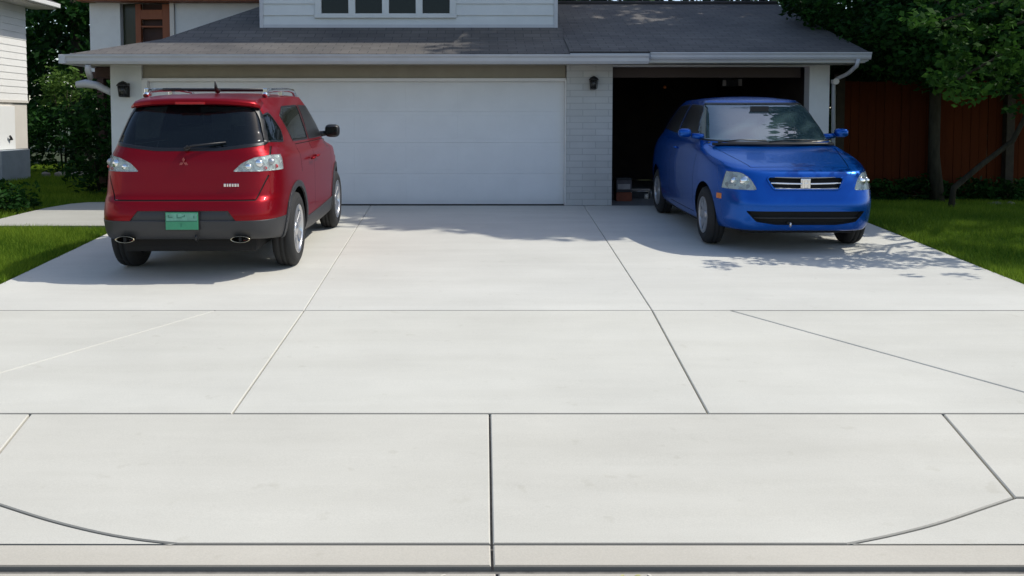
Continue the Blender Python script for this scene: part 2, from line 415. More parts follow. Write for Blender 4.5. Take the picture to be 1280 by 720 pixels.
# dark bedding seen at the bottom of the joints
bm = bmesh.new(); slab_poly(bm, [(XL, YD - 0.012), (XR, YD - 0.012), (XR, YA), on_line(RIGHT0, RIGHT1, YA), on_line(RIGHT0, RIGHT1, 0), on_line(LEFT0, LEFT1, 0), on_line(LEFT0, LEFT1, YA), (XL, YA)], lambda y: gz(y) - 0.022, 0.02)
tag(bm_obj('joint_bedding', bm, M['joint']), kind='structure')
# street: pale concrete gutter lane, a step below the drive across an open joint
def sz(y): return gz(YD) - 0.012
st = [([(-1.2e2, YD - 0.022 + 0.004), (-1.2e2, YD - 6), (0.06, YD - 6), (0.06, YD - 0.018)], 0.86, 3), ([(0.06, YD - 0.018), (0.06, YD - 6), (1.2e2, YD - 6), (1.2e2, YD - 0.026)], 0.86, 3)]
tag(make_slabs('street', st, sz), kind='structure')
# side walk leading left from the drive to the entrance
wp = [LEFT0]
le = on_line(LEFT0, LEFT1, y_at(285.5, 60))
y0 = le[1]
back = [(-16.0, y0 + 0.35), P(0, 276.5), P(30, 269), P(58, 262.5), P(87, 257.5), P(110, 255.5), (-5.05, 0.40)]
walk = [(le[0] - 0.02, y0), (-16.0, y0 - 0.02)] + back + [(on_line(LEFT0, LEFT1, 0.0)[0] - 0.02, 0.35)]
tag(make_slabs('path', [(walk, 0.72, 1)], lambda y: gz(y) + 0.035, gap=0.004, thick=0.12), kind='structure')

# grass blades -------------------------------------------------------------
def in_poly(x, y, poly):
    inside = np.zeros(len(x), bool); n = len(poly); j = n - 1
    for i in range(n):
        xi, yi = poly[i]; xj, yj = poly[j]
        c = ((yi > y) != (yj > y)) & (x < (xj - xi) * (y - yi) / (yj - yi + 1e-12) + xi)
        inside ^= c; j = i
    return inside
def np_mesh(name, V, F, mat_, tone=None, kind=None, parent=None):
    """V (n,3), F (m,k) -> one mesh with a per-face float attribute"""
    me = bpy.data.meshes.new(name); k = F.shape[1]
    me.vertices.add(len(V)); me.vertices.foreach_set('co', V.astype(np.float32).ravel())
    me.loops.add(F.size); me.loops.foreach_set('vertex_index', F.astype(np.int32).ravel())
    me.polygons.add(len(F)); me.polygons.foreach_set('loop_start', np.arange(0, F.size, k, dtype=np.int32))
    me.update(calc_edges=True)
    if tone is not None:
        a = me.attributes.new('tone', 'FLOAT', 'FACE'); a.data.foreach_set('value', tone.astype(np.float32))
    return link(name, me, mat_, parent)
def np_z(y): return np.where(y < 0, SLOPE * y, 0.0)
def grass(name, zones):
    Vs, Fs, Ts, base = [], [], [], 0
    for poly, dens, h, w in zones:
        xs = [p[0] for p in poly]; ys = [p[1] for p in poly]
        n = int(dens * (max(xs) - min(xs)) * (max(ys) - min(ys)))
        x = rng.uniform(min(xs), max(xs), n); y = rng.uniform(min(ys), max(ys), n)
        k = in_poly(x, y, poly); x = x[k]; y = y[k]; n = len(x)
        ang = rng.uniform(0, 2*np.pi, n); hh = h * rng.uniform(0.55, 1.25, n); ww = w * rng.uniform(0.7, 1.3, n)
        patch = 0.5 + 0.5*np.sin(x*2.1 + 1.3*np.sin(y*1.7)) * np.cos(y*2.6 + x)
        hh *= 0.85 + 0.3 * patch
        lean = rng.uniform(0.1, 0.9, n) * hh; la = rng.uniform(0, 2*np.pi, n)
        z = np_z(y) - 0.045
        a = np.stack([x - np.cos(ang)*ww, y - np.sin(ang)*ww, z], 1); b = np.stack([x + np.cos(ang)*ww, y + np.sin(ang)*ww, z], 1)
        c = np.stack([x + np.cos(la)*lean, y + np.sin(la)*lean, z + hh], 1)
        V = np.empty((n*3, 3)); V[0::3] = a; V[1::3] = b; V[2::3] = c
        Vs.append(V); Fs.append(np.arange(n*3).reshape(n, 3) + base); base += n*3
        Ts.append(np.clip(rng.normal(0.45, 0.26, n) + 0.45*(patch-0.5), 0, 1.3))
    return np_mesh(name, np.concatenate(Vs), np.concatenate(Fs), M['grass'], np.concatenate(Ts))
e = 0.005
eL0 = on_line(LEFT0, LEFT1, y0 - 0.02); eL1 = on_line(LEFT0, LEFT1, YA)
g1 = [(eL0[0] - e, eL0[1]), (eL1[0] - e, eL1[1]), (-5.6, YA), (-9.5, y0 - 0.02)]
backp = [(p[0], p[1] + 0.02) for p in back]
g2 = backp + [(-4.95, 1.2), (-6.5, 9), (-15.5, 14), (-16, 2)]
r0 = on_line(RIGHT0, RIGHT1, 0.0); r1 = on_line(RIGHT0, RIGHT1, YA)
g3 = [(r0[0] + e, 0.0), (r1[0] + e, YA), (6.2, YA), (11.5, -1.0), (11.5, 1.2), (5.3, 1.2)]
tag(grass('left_lawn', [(g1, 9000, 0.095, 0.0035), (g2, 1500, 0.11, 0.006)]), 'green lawn around the side path left of the drive', 'grass', kind='stuff').name = 'lawn_grass'
tag(grass('lawn_grass', [(g3, 6500, 0.095, 0.0038)]), 'shaded lawn right of the drive in front of the fence', 'grass', kind='stuff')
# ================================================================== THE GARAGE HOUSE
house = empty('garage_house', (0, 0, 0), 0, 'pale suburban house with a wide white garage door and an open single garage bay', 'house')
def X(px, Y=0.0): return at(px, 150, Y).x
def Z(py, Y=0.0, px=600): return at(px, py, Y).z
xL, xP1, xD0, xD1, xP2, xP3, xP4 = X(139), X(178), X(185), X(706), X(765), X(1011), X(1036)
zTop = 2.30; zDoor = Z(100); zHead = Z(82)
# walls
def uvplane(): pass
bm = bmesh.new()
add_box(bm, xL, xP1, 0.0, 0.25, 0.0, zTop)                     # left pier
add_box(bm, xL, xL + 0.2, 0.25, 3.3, 0.0, zTop)                # left side wall
bm_obj('wall', bm, M['siding'], house)
bm = bmesh.new(); add_box(bm, xP1 + 0.001, X(707), 0.05, 0.24, zDoor, zTop); bm_obj('door_header', bm, M['tan'], house)
bm = bmesh.new()
add_box(bm, X(708), xP2, -0.03, 0.25, 0.004, zTop)
bm_obj('brick_pier', bm, M['brickpaint'], house)
bm = bmesh.new()
add_box(bm, xP3, xP4, 0.0, 0.22, -0.02, zTop)
add_box(bm, xP2 + 0.002, xP3 - 0.002, 0.03, 0.2, Z(83), zTop)
add_box(bm, xP4 - 0.14, xP4, 0.22, 6.2, -0.02, zTop)
add_box(bm, xP2 - 0.12, xP2 - 0.02, 0.25, 6.2, 0.0, zTop)
bm_obj('wall', bm, M['white'], house)
# bay interior
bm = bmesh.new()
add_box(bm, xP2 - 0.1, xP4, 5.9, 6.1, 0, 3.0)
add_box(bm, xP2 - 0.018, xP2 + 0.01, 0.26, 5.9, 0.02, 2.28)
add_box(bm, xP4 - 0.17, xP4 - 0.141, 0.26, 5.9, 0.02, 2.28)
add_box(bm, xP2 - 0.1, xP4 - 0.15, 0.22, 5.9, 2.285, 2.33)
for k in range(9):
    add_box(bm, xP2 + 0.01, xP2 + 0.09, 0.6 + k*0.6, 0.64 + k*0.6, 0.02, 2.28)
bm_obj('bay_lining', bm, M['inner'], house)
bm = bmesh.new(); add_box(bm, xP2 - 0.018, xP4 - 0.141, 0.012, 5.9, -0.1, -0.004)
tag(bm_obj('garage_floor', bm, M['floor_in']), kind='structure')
# raised sectional door of the open bay
bm = bmesh.new(); add_box(bm, xP2 + 0.03, xP3 - 0.03, 0.30, 0.34, Z(97, 0.3), Z(84, 0.3) + 0.2, 0.006)
add_box(bm, xP2 + 0.05, xP3 - 0.05, 0.38, 2.3, 2.15, 2.19)
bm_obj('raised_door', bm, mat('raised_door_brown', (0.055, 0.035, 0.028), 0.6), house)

# wide sectional garage door: panels with V grooves, vertical stile lines
def garage_door():
    x0, x1, z0, z1 = xD0, xD1, 0.012, zDoor
    bm = bmesh.new(); n = 4
    hh = (z1 - z0) / n
    for i in range(n):
        add_box(bm, x0, x1, 0.10, 0.145, z0 + i*hh + 0.0006, z0 + (i+1)*hh - 0.0006, 0.0015)
        for k in range(8):                                      # shallow raised fields
            w = (x1 - x0) / 8
            add_box(bm, x0 + k*w + 0.05, x0 + (k+1)*w - 0.05, 0.098, 0.10, z0 + i*hh + 0.06, z0 + (i+1)*hh - 0.06, 0.0018)
    d = bm_obj('garage_door', bm, M['door'], house)
    box('bottom_seal', x0, x1, 0.088, 0.15, 0.001, 0.014, M['trimblack'], d)
    return d
garage_door()
bm = bmesh.new()
add_box(bm, xD1 + 0.001, X(708) - 0.001, -0.01, 0.12, 0.004, zDoor, 0.003)
add_box(bm, xP1 + 0.001, xD0 - 0.001, -0.01, 0.12, 0.004, zDoor, 0.003)
add_box(bm, xP1 + 0.001, X(708) - 0.001, 0.02, 0.045, zDoor - 0.02, zDoor + 0.03, 0.003)
bm_obj('door_trim', bm, M['white'], house)

# roofs ---------------------------------------------------------------------
def roof_face(bm, uvl, pts, udir):
    vs_ = [bm.verts.new(p) for p in pts]; f = bm.faces.new(vs_)
    nrm = (Vector(pts[1]) - Vector(pts[0])).cross(Vector(pts[2]) - Vector(pts[0])).normalized()
    u = Vector(udir).normalized(); v = nrm.cross(u)
    for l in f.loops: l[uvl].uv = (l.vert.co.dot(u), l.vert.co.dot(v))
    return f
YE = -0.62; zEL = Z(67.5, YE, 400)
exL, exR = at(85, 70, YE).x, at(810, 66, YE).x
r = 1.02; zA = Z(49, YE + r)
q = 1.25; zP = zA + 0.537 * q
top = 3.9; k3 = (top - zA) / 0.537
bm = bmesh.new(); uvl = bm.loops.layers.uv.new('UVMap')
C0 = (exL, YE, zEL); A0 = (exL + r, YE + r, zA); P0 = (exL + r + k3, YE + r + k3, top)
xb = at(698, 35, 0.85).x + 0.05
roof_face(bm, uvl, [C0, (xb, YE, zEL), (xb, YE + r, zA), A0], (1, 0, 0))
roof_face(bm, uvl, [A0, (xb, YE + r, zA), (xb, YE + r + k3, top), P0], (1, 0, 0))
roof_face(bm, uvl, [(exL, 3.6, zEL), C0, A0, (exL + r, 3.6, zA)], (0, 1, 0))
roof_face(bm, uvl, [(exL + r, 3.6, zA), A0, P0, (exL + r + k3, 3.6, top)], (0, 1, 0))
ro = bm_obj('roof', bm, M['shingle'], house, angle='keep')
sm = ro.modifiers.new('thick', 'SOLIDIFY'); sm.thickness = 0.03; sm.offset = -1
# right part: one slope up to the ridge, gable on the right
YE2 = -0.56; zER = Z(64.5, YE2, 1000); sl = 0.30; YR = 3.6; zR = zER + sl * (YR - YE2)
xr = at(1086, 63, YE2).x
bm = bmesh.new(); uvl = bm.loops.layers.uv.new('UVMap')
roof_face(bm, uvl, [(xb, YE2, zER), (xr, YE2, zER), (xr, YR, zR), (xb, YR, zR)], (1, 0, 0))
roof_face(bm, uvl, [(xr, YR, zR), (xr, YR*2 - YE2, zER), (xb, YR*2 - YE2, zER), (xb, YR, zR)], (1, 0, 0))
ro = bm_obj('roof', bm, M['shingle'], house, angle='keep')
sm = ro.modifiers.new('thick', 'SOLIDIFY'); sm.thickness = 0.03; sm.offset = -1
tube('ridge_cap', [(xb, YR, zR + 0.01), (xr, YR, zR + 0.01)], 0.05, M['shingle'], house, 8)
# gable infill + rear closing wall
mesh_obj('gable', [(xP4, YE2 + 0.3, 2.28), (xP4, YR*2 - YE2 - .3, 2.28), (xP4, YR, zR - 0.06)], [(0, 1, 2)], M['white'], house)
box('rear_wall', xL, xP4, 6.7, 6.85, 0, 2.3, M['siding'], house)
# soffit, fascia, gutter
bm = bmesh.new(); add_box(bm, exL + 0.03, xr - 0.05, YE + 0.06, 0.0, Z(80, YE) + 0.02, Z(80, YE) + 0.04)
add_box(bm, exL + 0.03, xL, 0.0, 3.5, Z(80, YE) + 0.02, Z(80, YE) + 0.04)
bm_obj('soffit', bm, mat('soffit_paint', (0.40, 0.38, 0.32), 0.7, var=0.05), house)
def gutter(x0, x1, y, zt, zb, name='gutter', d=0.11):
    h = zt - zb
    prof = [(0.0, h), (0.0, 0.0), (-d*0.45, 0.0), (-d*0.72, h*0.28), (-d*0.78, h*0.62), (-d, h*0.86), (-d, h), (-d + 0.012, h), (-d + 0.012, h*0.9)]
    bm = bmesh.new(); rings = []
    for x in (x0, x1): rings.append([bm.verts.new((x, y + a, zb + b)) for a, b in prof])
    for i in range(len(prof)-1): bm.faces.new([rings[0][i], rings[0][i+1], rings[1][i+1], rings[1][i]])
    for rg in rings: bm.faces.new(rg[:7])
    return bm_obj(name, bm, M['fascia'], house)
gutter(exL - 0.02, exR, YE - 0.002, Z(68.5, YE, 400), Z(80, YE, 400), d=0.10)
gutter(exR + 0.04, xr + 0.02, YE2 - 0.002, Z(65.5, YE2, 900), Z(74.5, YE2, 900), d=0.07)
box('fascia', exL + 0.0, xr - 0.02, YE2 + 0.003, YE2 + 0.03, Z(77, YE2), Z(66.5, YE2), M['fascia'], house)
bm = bmesh.new()                                                # rake board on the right gable
add_box(bm, xr - 0.03, xr, 0, 1, 0, 1)
for v in bm.verts:
    t = v.co.y; v.co.y = YE2 + t * (YR - YE2); v.co.z = zER + sl * t * (YR - YE2) - 0.14 + 0.10 * v.co.z
bm_obj('rake_board', bm, M['fascia'], house)
bm = bmesh.new()                                                # left hip eave gutter
add_box(bm, exL - 0.1, exL - 0.003, YE - 0.1, 3.6, Z(80, YE), Z(68.5, YE), 0.01)
bm_obj('gutter', bm, M['fascia'], house)
# downspouts
tube('downspout', [at(1073, 74, YE2 - 0.04), at(1071, 82, YE2 - 0.0), at(1060, 92, -0.25), at(1047, 98, -0.05), at(1042, 104, 0.04), at(1041, 250, 0.1)], 0.032, M['fascia'], house, 8)
tube('downspout', [at(110, 80, YE), at(110, 88, YE + 0.05), at(113, 97, YE + 0.3)], 0.045, M['fascia'], house, 8)
bm = bmesh.new()
add_tube(bm, [at(96, 106, 0.5), at(108, 104.5, 0.5), at(122, 107, 0.4), at(140, 116, 0.1)], [0.055, 0.07, 0.06, 0.05], 10)
bm_obj('porch_gutter', bm, M['fascia'], house)
bm = bmesh.new(); add_box(bm, at(118,1,.4).x, xL, 0.35, 0.45, Z(97, .4), Z(84, .4), 0.01)
bm_obj('bracket', bm, M['darkwood'], house)

# upper storey box with lap siding and a four-light window -------------------
YF = 0.85; bx0, bx1 = at(325, 30, YF).x, at(697, 30, YF).x; bz0 = Z(36.5, YF); bz1 = 5.3
def lap_siding(name, x0, x1, y, z0, z1, holes, m, parent, course=0.19, depth=0.018):
    """front facing lap boards as wedge courses, cut round rectangular holes"""
    bm = bmesh.new(); z = z0
    while z < z1 - 1e-4:
        zt = min([z + course, z1] + [h for hh in holes for h in hh[2:] if z + 1e-3 < h < z + course]); spans = [(x0, x1)]
        for hx0, hx1, hz0, hz1 in holes:
            if zt > hz0 + 1e-3 and z < hz1 - 1e-3:
                spans = [s for a, b in spans for s in ((a, min(b, hx0)), (max(a, hx1), b)) if s[1] - s[0] > 0.01]
        for a, b in spans:
            v = [bm.verts.new(p) for p in [(a, y - depth, z), (b, y - depth, z), (b, y, zt), (a, y, zt), (a, y + 0.06, z), (b, y + 0.06, z), (b, y + 0.06, zt), (a, y + 0.06, zt)]]
            for f in [(0,1,2,3), (4,5,1,0), (3,2,6,7), (1,5,6,2), (4,0,3,7)]: bm.faces.new([v[i] for i in f])
        z = zt
    return bm_obj(name, bm, m, parent)
wx0, wx1 = at(398, 10, YF).x, at(566, 10, YF).x; wz0 = Z(17, YF); wz1 = 4.25
lap_siding('upper_siding', bx0 + 0.05, bx1 - 0.05, YF, bz0 + 0.07, bz1, [(wx0 - .03, wx1 + .03, wz0 - .03, wz1 + .03)], M['siding'], house)
bm = bmesh.new(); add_box(bm, bx0, bx0 + 0.06, YF - 0.03, YF + 0.1, bz0, bz1, 0.004); add_box(bm, bx1 - 0.06, bx1, YF - 0.03, YF + 0.1, bz0, bz1, 0.004)
add_box(bm, bx0 + 0.061, bx1 - 0.061, YF - 0.025, YF + 0.06, bz0, bz0 + 0.075, 0.004)
bm_obj('corner_board', bm, M['fascia'], house)
bm = bmesh.new(); add_box(bm, bx0 + 0.01, bx0 + 0.12, YF + 0.1, 6.0, 2.4, bz1); add_box(bm, bx1 - 0.12, bx1 - 0.01, YF + 0.1, 6.0, 2.4, bz1)
add_box(bm, bx0, bx1, 5.9, 6.0, 2.3, bz1); add_box(bm, bx0 + .12, bx1 - .12, YF + .5, YF + .55, 2.4, bz1)
bm_obj('wall', bm, M['siding'], house)
win = None
bm = bmesh.new(); nw = 4; ww = (wx1 - wx0) / nw; fr = 0.05
add_box(bm, wx0 - 0.06, wx1 + 0.06, YF - 0.045, YF + 0.05, wz0 - 0.075, wz0 - 0.001, 0.006)
add_box(bm, wx0 - 0.06, wx1 + 0.06, YF - 0.04, YF + 0.05, wz1 + 0.001, wz1 + 0.075, 0.006)
for i in range(nw + 1):
    xc = wx0 + i * ww
    hw = 0.055 if 0 < i < nw else 0.05
    add_box(bm, xc - hw, xc + hw, YF - 0.035, YF + 0.05, wz0, wz1, 0.004)
win = bm_obj('window', bm, M['siding'], house)
for i in range(nw):
    box('pane', wx0 + i*ww + 0.056, wx0 + (i+1)*ww - 0.056, YF + 0.02, YF + 0.028, wz0 + 0.001, wz1 - 0.001, M['glass_house'], win)
def hip_roof(x0, x1, y0, y1, z, pitch, name='roof'):
    h = (y1 - y0) / 2; bm = bmesh.new(); uvl = bm.loops.layers.uv.new('UVMap'); zt = z + h * pitch; ym = (y0 + y1) / 2
    a, b_, c, d = (x0, y0, z), (x1, y0, z), (x1, y1, z), (x0, y1, z); e1, e2 = (x0 + h, ym, zt), (x1 - h, ym, zt)
    if e1[0] > e2[0]:
        xm = (x0 + x1) / 2; e1 = e2 = None
        e1 = (xm - 0.05, ym, zt); e2 = (xm + 0.05, ym, zt)
    roof_face(bm, uvl, [a, b_, e2, e1], (1,0,0)); roof_face(bm, uvl, [b_, c, e2], (0,1,0)); roof_face(bm, uvl, [c, d, e1, e2], (1,0,0)); roof_face(bm, uvl, [d, a, e1], (0,1,0))
    roof_face(bm, uvl, [d, c, b_, a], (1,0,0))
    return bm_obj(name, bm, M['shingle'], house, angle='keep')
hip_roof(bx0 - 0.5, bx1 + 0.5, YF - 0.55, 6.5, bz1 + 0.01, 0.4, 'upper_roof')
# left wing behind, with its wooden framed entrance
YW = 3.0
wxl = at(112, 20, YW).x; wtop = Z(4, YW); wz = 2.25
dx0, dx1 = at(150, 20, YW).x, at(213, 20, YW).x
bm = bmesh.new()
add_box(bm, wxl, dx0, YW, YW + 0.2, wz, wtop); add_box(bm, at(219, 20, YW).x, bx0 + 0.2, YW, YW + 0.2, wz, wtop)
add_box(bm, wxl, wxl + 0.15, YW + 0.2, 8.0, wz, wtop); add_box(bm, wxl, bx0, 7.9, 8.1, wz, wtop)
bm_obj('wall', bm, M['white'], house)
box('trim_post', dx1 + 0.002, at(218.5, 20, YW).x, YW - 0.05, YW + 0.2, wz, wtop, M['plasterw'], house, 0.005)
bm = bmesh.new()
w = dx1 - dx0; f0 = at(172, 20, YW).x
for a, b_ in ((f0 - .05, f0 + .05), (dx1 - .16, dx1 - .0)): add_box(bm, a, b_, YW + 0.02, YW + 0.12, wz, wtop - 0.01, 0.005)
add_box(bm, f0 + .05, dx1 - .16, YW + 0.02, YW + 0.12, wtop - 0.3, wtop - 0.12, 0.005)
add_box(bm, f0 + .05, dx1 - .16, YW + 0.03, YW + 0.11, Z(34, YW), Z(32, YW), 0.003)
ed = bm_obj('entrance_door', bm, M['wood'], house)
box('door_panel', f0 + 0.05, dx1 - .16, YW + 0.13, YW + 0.16, wz, wtop, M['darkwood'], ed)
box('pane', dx0 + 0.01, f0 - 0.05, YW + 0.13, YW + 0.15, wz, wtop, mat('porch_dark_glass', (0.02, 0.025, 0.008), 0.2), ed)
box('wing_beam', wxl - 0.1, bx0 + 0.0, YW - 0.32, YW - 0.05, wtop + 0.001, wtop + 0.16, M['wood'], house, 0.006)
box('wing_soffit', wxl - 0.4, bx0 - 0.0, YW - 0.6, YW + 5.2, wtop + 0.165, wtop + 0.2, M['plasterw'], house)
hip_roof(wxl - 0.5, bx0 - 0.3, YW - 0.65, YW + 5.4, wtop + 0.21, 0.25, 'wing_roof')
box('porch_wall', wxl + 0.6, xL, YW + 1.2, YW + 1.4, 0, wz, M['darkwood'], house)
box('porch_post', wxl + 0.1, wxl + 0.22, YW + 0.02, YW + 0.16, 0, wz, M['darkwood'], house)
box('porch_deck', wxl, bx0, YW, 8.0, wz - 0.12, wz - 0.002, M['darkwood'], house)

# wall lamps --------------------------------------------------------------
def wall_lamp(loc, label):
    t = empty('wall_lamp', loc, 0, label, 'lamp', 'wall lamps beside the garage doors')
    bm = bmesh.new(); add_box(bm, -0.045, 0.045, -0.02, 0.0, -0.10, 0.08, 0.006); add_tube(bm, [(0, -0.02, 0.04), (0, -0.07, 0.09), (0, -0.11, 0.085)], 0.012, 8)
    bm_obj('bracket', bm, M['black'], t)
    bm = bmesh.new()
    add_lathe(bm, [(0.105, 0.012), (0.085, 0.05), (0.055, 0.075), (0.045, 0.078), (0.04, 0.066)], 16, 'Z', Matrix.Translation((0, -0.11, 0)), True)
    add_lathe(bm, [(-0.10, 0.03), (-0.095, 0.048), (-0.08, 0.052)], 16, 'Z', Matrix.Translation((0, -0.11, 0)), True)
    for k in range(6):
        a = k * math.pi / 3; add_tube(bm, [(0.05*math.cos(a), -0.11 + 0.05*math.sin(a), -0.085), (0.064*math.cos(a), -0.11 + 0.064*math.sin(a), 0.045)], 0.005, 5)
    bm_obj('lantern_cage', bm, M['black'], t, smooth=False)
    bm = bmesh.new(); add_lathe(bm, [(-0.08, 0.040), (0.04, 0.054)], 16, 'Z', Matrix.Translation((0, -0.11, 0)), True)
    bm_obj('lamp_glass', bm, mat('smoked_glass', (0.03, 0.03, 0.028), 0.1), t)
    return t
l1 = wall_lamp(at(741, 104, -0.031), 'black lantern on the painted brick pier between the two garage bays')
l2 = wall_lamp(at(158, 112, -0.001), 'black lantern on the wall left of the red car roof'); l2.scale = (1.25, 1.25, 1.2)
fl = empty('flood_light', at(1042, 102, 0.0), 0, 'small pale flood light at the right garage corner under the downspout', 'lamp')
bm = bmesh.new(); add_lathe(bm, [(0.0, 0.02), (-0.05, 0.03), (-0.10, 0.05), (-0.105, 0.045)], 14, 'Y', None, True)
bm_obj('lamp_shade', bm, M['plasterw'], fl); box('mount', -0.03, 0.03, 0.0, 0.03, -0.03, 0.03, M['white'], fl)

# things kept in the open bay ------------------------------------------------
def crate(loc, w, d, h, m, label, name='storage_box', cat='box', band=None):
    t = empty(name, loc, 0, label, cat)
    bm = bmesh.new(); add_box(bm, -w/2, w/2, -d/2, d/2, 0, h, 0.008)
    for s in (-1, 1): add_box(bm, s*w/2 - 0.008, s*w/2 + 0.008, -d/2 - 0.004, d/2 + 0.004, 0.01, h - 0.01)
    bm_obj('crate', bm, m, t)
    if band: box('label_band', -w/2 + 0.012, w/2 - 0.012, -d/2 - 0.004, -d/2 - 0.001, h*0.1, h*0.6, band, t)
    bm = bmesh.new(); add_box(bm, -w/2 - 0.012, w/2 + 0.012, -d/2 - 0.012, d/2 + 0.012, h + 0.001, h + 0.03, 0.006)
    bm_obj('lid', bm, M['plastic'], t); return t
bxm = lambda n, c: mat(n, c, 0.7, var=0.2, vscale=6)
px = at(776, 250, 0.9)
crate((px.x + 0.03, 0.9, -0.003), 0.24, 0.3, 0.15, bxm('orange_box', (0.22, 0.06, 0.03)), 'small orange box on the garage floor behind the brick pier')
crate((px.x + 0.03, 0.9, 0.18), 0.23, 0.28, 0.17, bxm('grey_box', (0.10, 0.09, 0.10)), 'grey box with a pale band stacked on the orange box', band=bxm('pale_band', (0.35, 0.33, 0.33)))
rk = empty('shoe_rack', (at(800, 250, 1.3).x, 1.3, -0.004), 0, 'low wire rack of pale things on the floor beside the blue car', 'rack')
bm = bmesh.new()
for s in (-1, 1):
    for yy in (-0.1, 0.1): add_tube(bm, [(s*0.17, yy, 0), (s*0.17, yy, 0.16)], 0.006, 6)
for yy in (-0.1, -0.03, 0.04, 0.1): add_tube(bm, [(-0.17, yy, 0.13), (0.17, yy, 0.13)], 0.008, 6)
bm_obj('frame', bm, M['alloy'], rk)
bm = bmesh.new(); add_box(bm, -0.16, 0.16, -0.09, 0.09, 0.14, 0.17, 0.01); bm_obj('top', bm, bxm('rack_top', (0.35, 0.32, 0.30)), rk)
for i, xx in enumerate((0.09,)):
    j = empty('paint_can', (rk.location.x + xx, 1.22, -0.003), 0, 'small white can on the garage floor in front of the wire rack', 'can')
    bm = bmesh.new(); add_lathe(bm, [(0, 0.036), (0.075, 0.036)], 16, 'Z', None, True); bm_obj('can', bm, M['plasterw'], j)
    bm = bmesh.new(); add_lathe(bm, [(0.076, 0.038), (0.084, 0.038)], 16, 'Z', None, True); bm_obj('lid', bm, M['alloy'], j)
# door opener hanging under the ceiling of the bay
op = empty('door_opener', (at(913, 110, 3.0).x, 3.0, 1.98), 0, 'dark garage door opener with two pale lamp covers above the blue car', 'opener')
box('motor_box', -0.16, 0.16, -0.1, 0.25, 0.0, 0.16, M['plastic'], op, 0.012)
bm = bmesh.new(); add_tube(bm, [(0, 0.1, 0.16), (0, 0.1, 0.30)], 0.02, 8); add_tube(bm, [(0, -0.1, 0.12), (0, -2.4, 0.14)], 0.015, 8)
bm_obj('rail', bm, M['black'], op)
for s, h in ((-1, 0.11), (1, 0.13)):
    box('lamp_cover', s*0.15 - 0.035, s*0.15 + 0.035, -0.135, -0.101, 0.0, h, M['plasterw'], op, 0.012)
hk = empty('ceiling_hook', (at(831, 109, 2.0).x, 2.0, at(831, 109, 2.0).z), 0, 'tiny pale hook hanging high in the dark garage bay', 'hook')
bm = bmesh.new(); add_tube(bm, [(0, 0, 0.4), (0, 0, 0.03), (0.02, 0, 0), (0.04, 0, 0.02)], 0.009, 6); bm_obj('wire', bm, M['under'], hk)
bm = bmesh.new(); add_lathe(bm, [(-0.03, 0.01), (-0.015, 0.03), (0.015, 0.03), (0.03, 0.01)], 12, 'Z', None, True); bm_obj('pull_handle', bm, M['lens_amber'], hk)

# ================================================================== NEIGHBOUR HOUSE
nb = empty('neighbour_house', (0, 0, 0), 0, 'sunlit white sided house with a grey base at the left edge', 'house')
nx = at(35, 150, 6.9).x; nY1 = 6.9; nz0, nzb, nzm, nze = -0.05, 0.0, 0.0, 0.0
zg = at(36, 185, nY1).z; zm_ = at(33, 129, nY1).z; ze = at(30, 12, nY1).z
M90 = Matrix.Translation((nx, 0, 0)) @ Matrix.Rotation(R(90), 4, 'Z')
# side wall (faces the drive): lap boards above, smooth panel and foundation below
sid = lap_siding('upper_siding', -12, nY1, 0, zm_ + 0.06, ze + 0.3, [], mat('white_siding', (0.80, 0.79, 0.76), 0.55, var=0.03), nb, course=0.155, depth=0.010)
sid.matrix_world = M90; 
bm = bmesh.new(); add_box(bm, nx - 0.12, nx - 0.02, -12, nY1, zg, zm_)
add_box(bm, nx - 8, nx - 0.13, nY1 - 0.12, nY1, zg, ze + 0.3); bm_obj('wall', bm, M['plasterw'], nb)
box('belt_board', nx - 0.1, nx + 0.02, -12, nY1 + 0.01, zm_ + 0.002, zm_ + 0.058, M['plasterw'], nb, 0.004)
box('foundation', nx - 8, nx - 0.01, -12, nY1, -0.06, zg - 0.001, M['greywall'], nb)
yd1 = -13.75 + (nx / ((18 - 600) / FPX)); yd0 = yd1 - 1.1
dr = box('side_door', nx - 0.02, nx + 0.03, yd0, yd1, zg + 0.0, zm_ - 0.08, mat('white_door', (0.82, 0.82, 0.80), 0.4), nb, 0.006)
box('door_step', nx - 0.01, nx + 0.35, yd0 - 0.1, yd1, -0.05, zg - 0.01, mat('pale_step', (0.36, 0.40, 0.42), 0.8, var=0.1), nb, 0.01)
hd = tube('handle', [(nx + 0.03, yd1 - 0.25, zg + 0.22), (nx + 0.08, yd1 - 0.25, zg + 0.22), (nx + 0.08, yd1 - 0.33, zg + 0.30)], 0.025, M['black'], dr, 8)
# eave and roof
bm = bmesh.new(); uvl = bm.loops.layers.uv.new('UVMap'); ov = at(63, 8, nY1).x
roof_face(bm, uvl, [(ov, -12.5, ze + .2), (ov, nY1 + 0.4, ze + .2), (nx - 4, nY1 + 0.4, ze + 2.0), (nx - 4, -12.5, ze + 2.0)], (0, 1, 0))
roof_face(bm, uvl, [(nx - 4, -12.5, ze + 2.0), (nx - 4, nY1 + .4, ze + 2.0), (nx - 8.5, nY1 + .4, ze + .2), (nx - 8.5, -12.5, ze + .2)], (0, 1, 0))
ro = bm_obj('roof', bm, M['shingle'], nb, angle='keep'); sm = ro.modifiers.new('t', 'SOLIDIFY'); sm.thickness = 0.04; sm.offset = -1
box('gutter', ov - 0.06, ov + 0.05, -12.5, nY1 + 0.4, ze + 0.08, ze + 0.18, M['white'], nb, 0.015)
box('soffit', nx - 0.05, ov - 0.05, -12.5, nY1 + 0.38, ze + 0.05, ze + 0.08, M['plasterw'], nb)
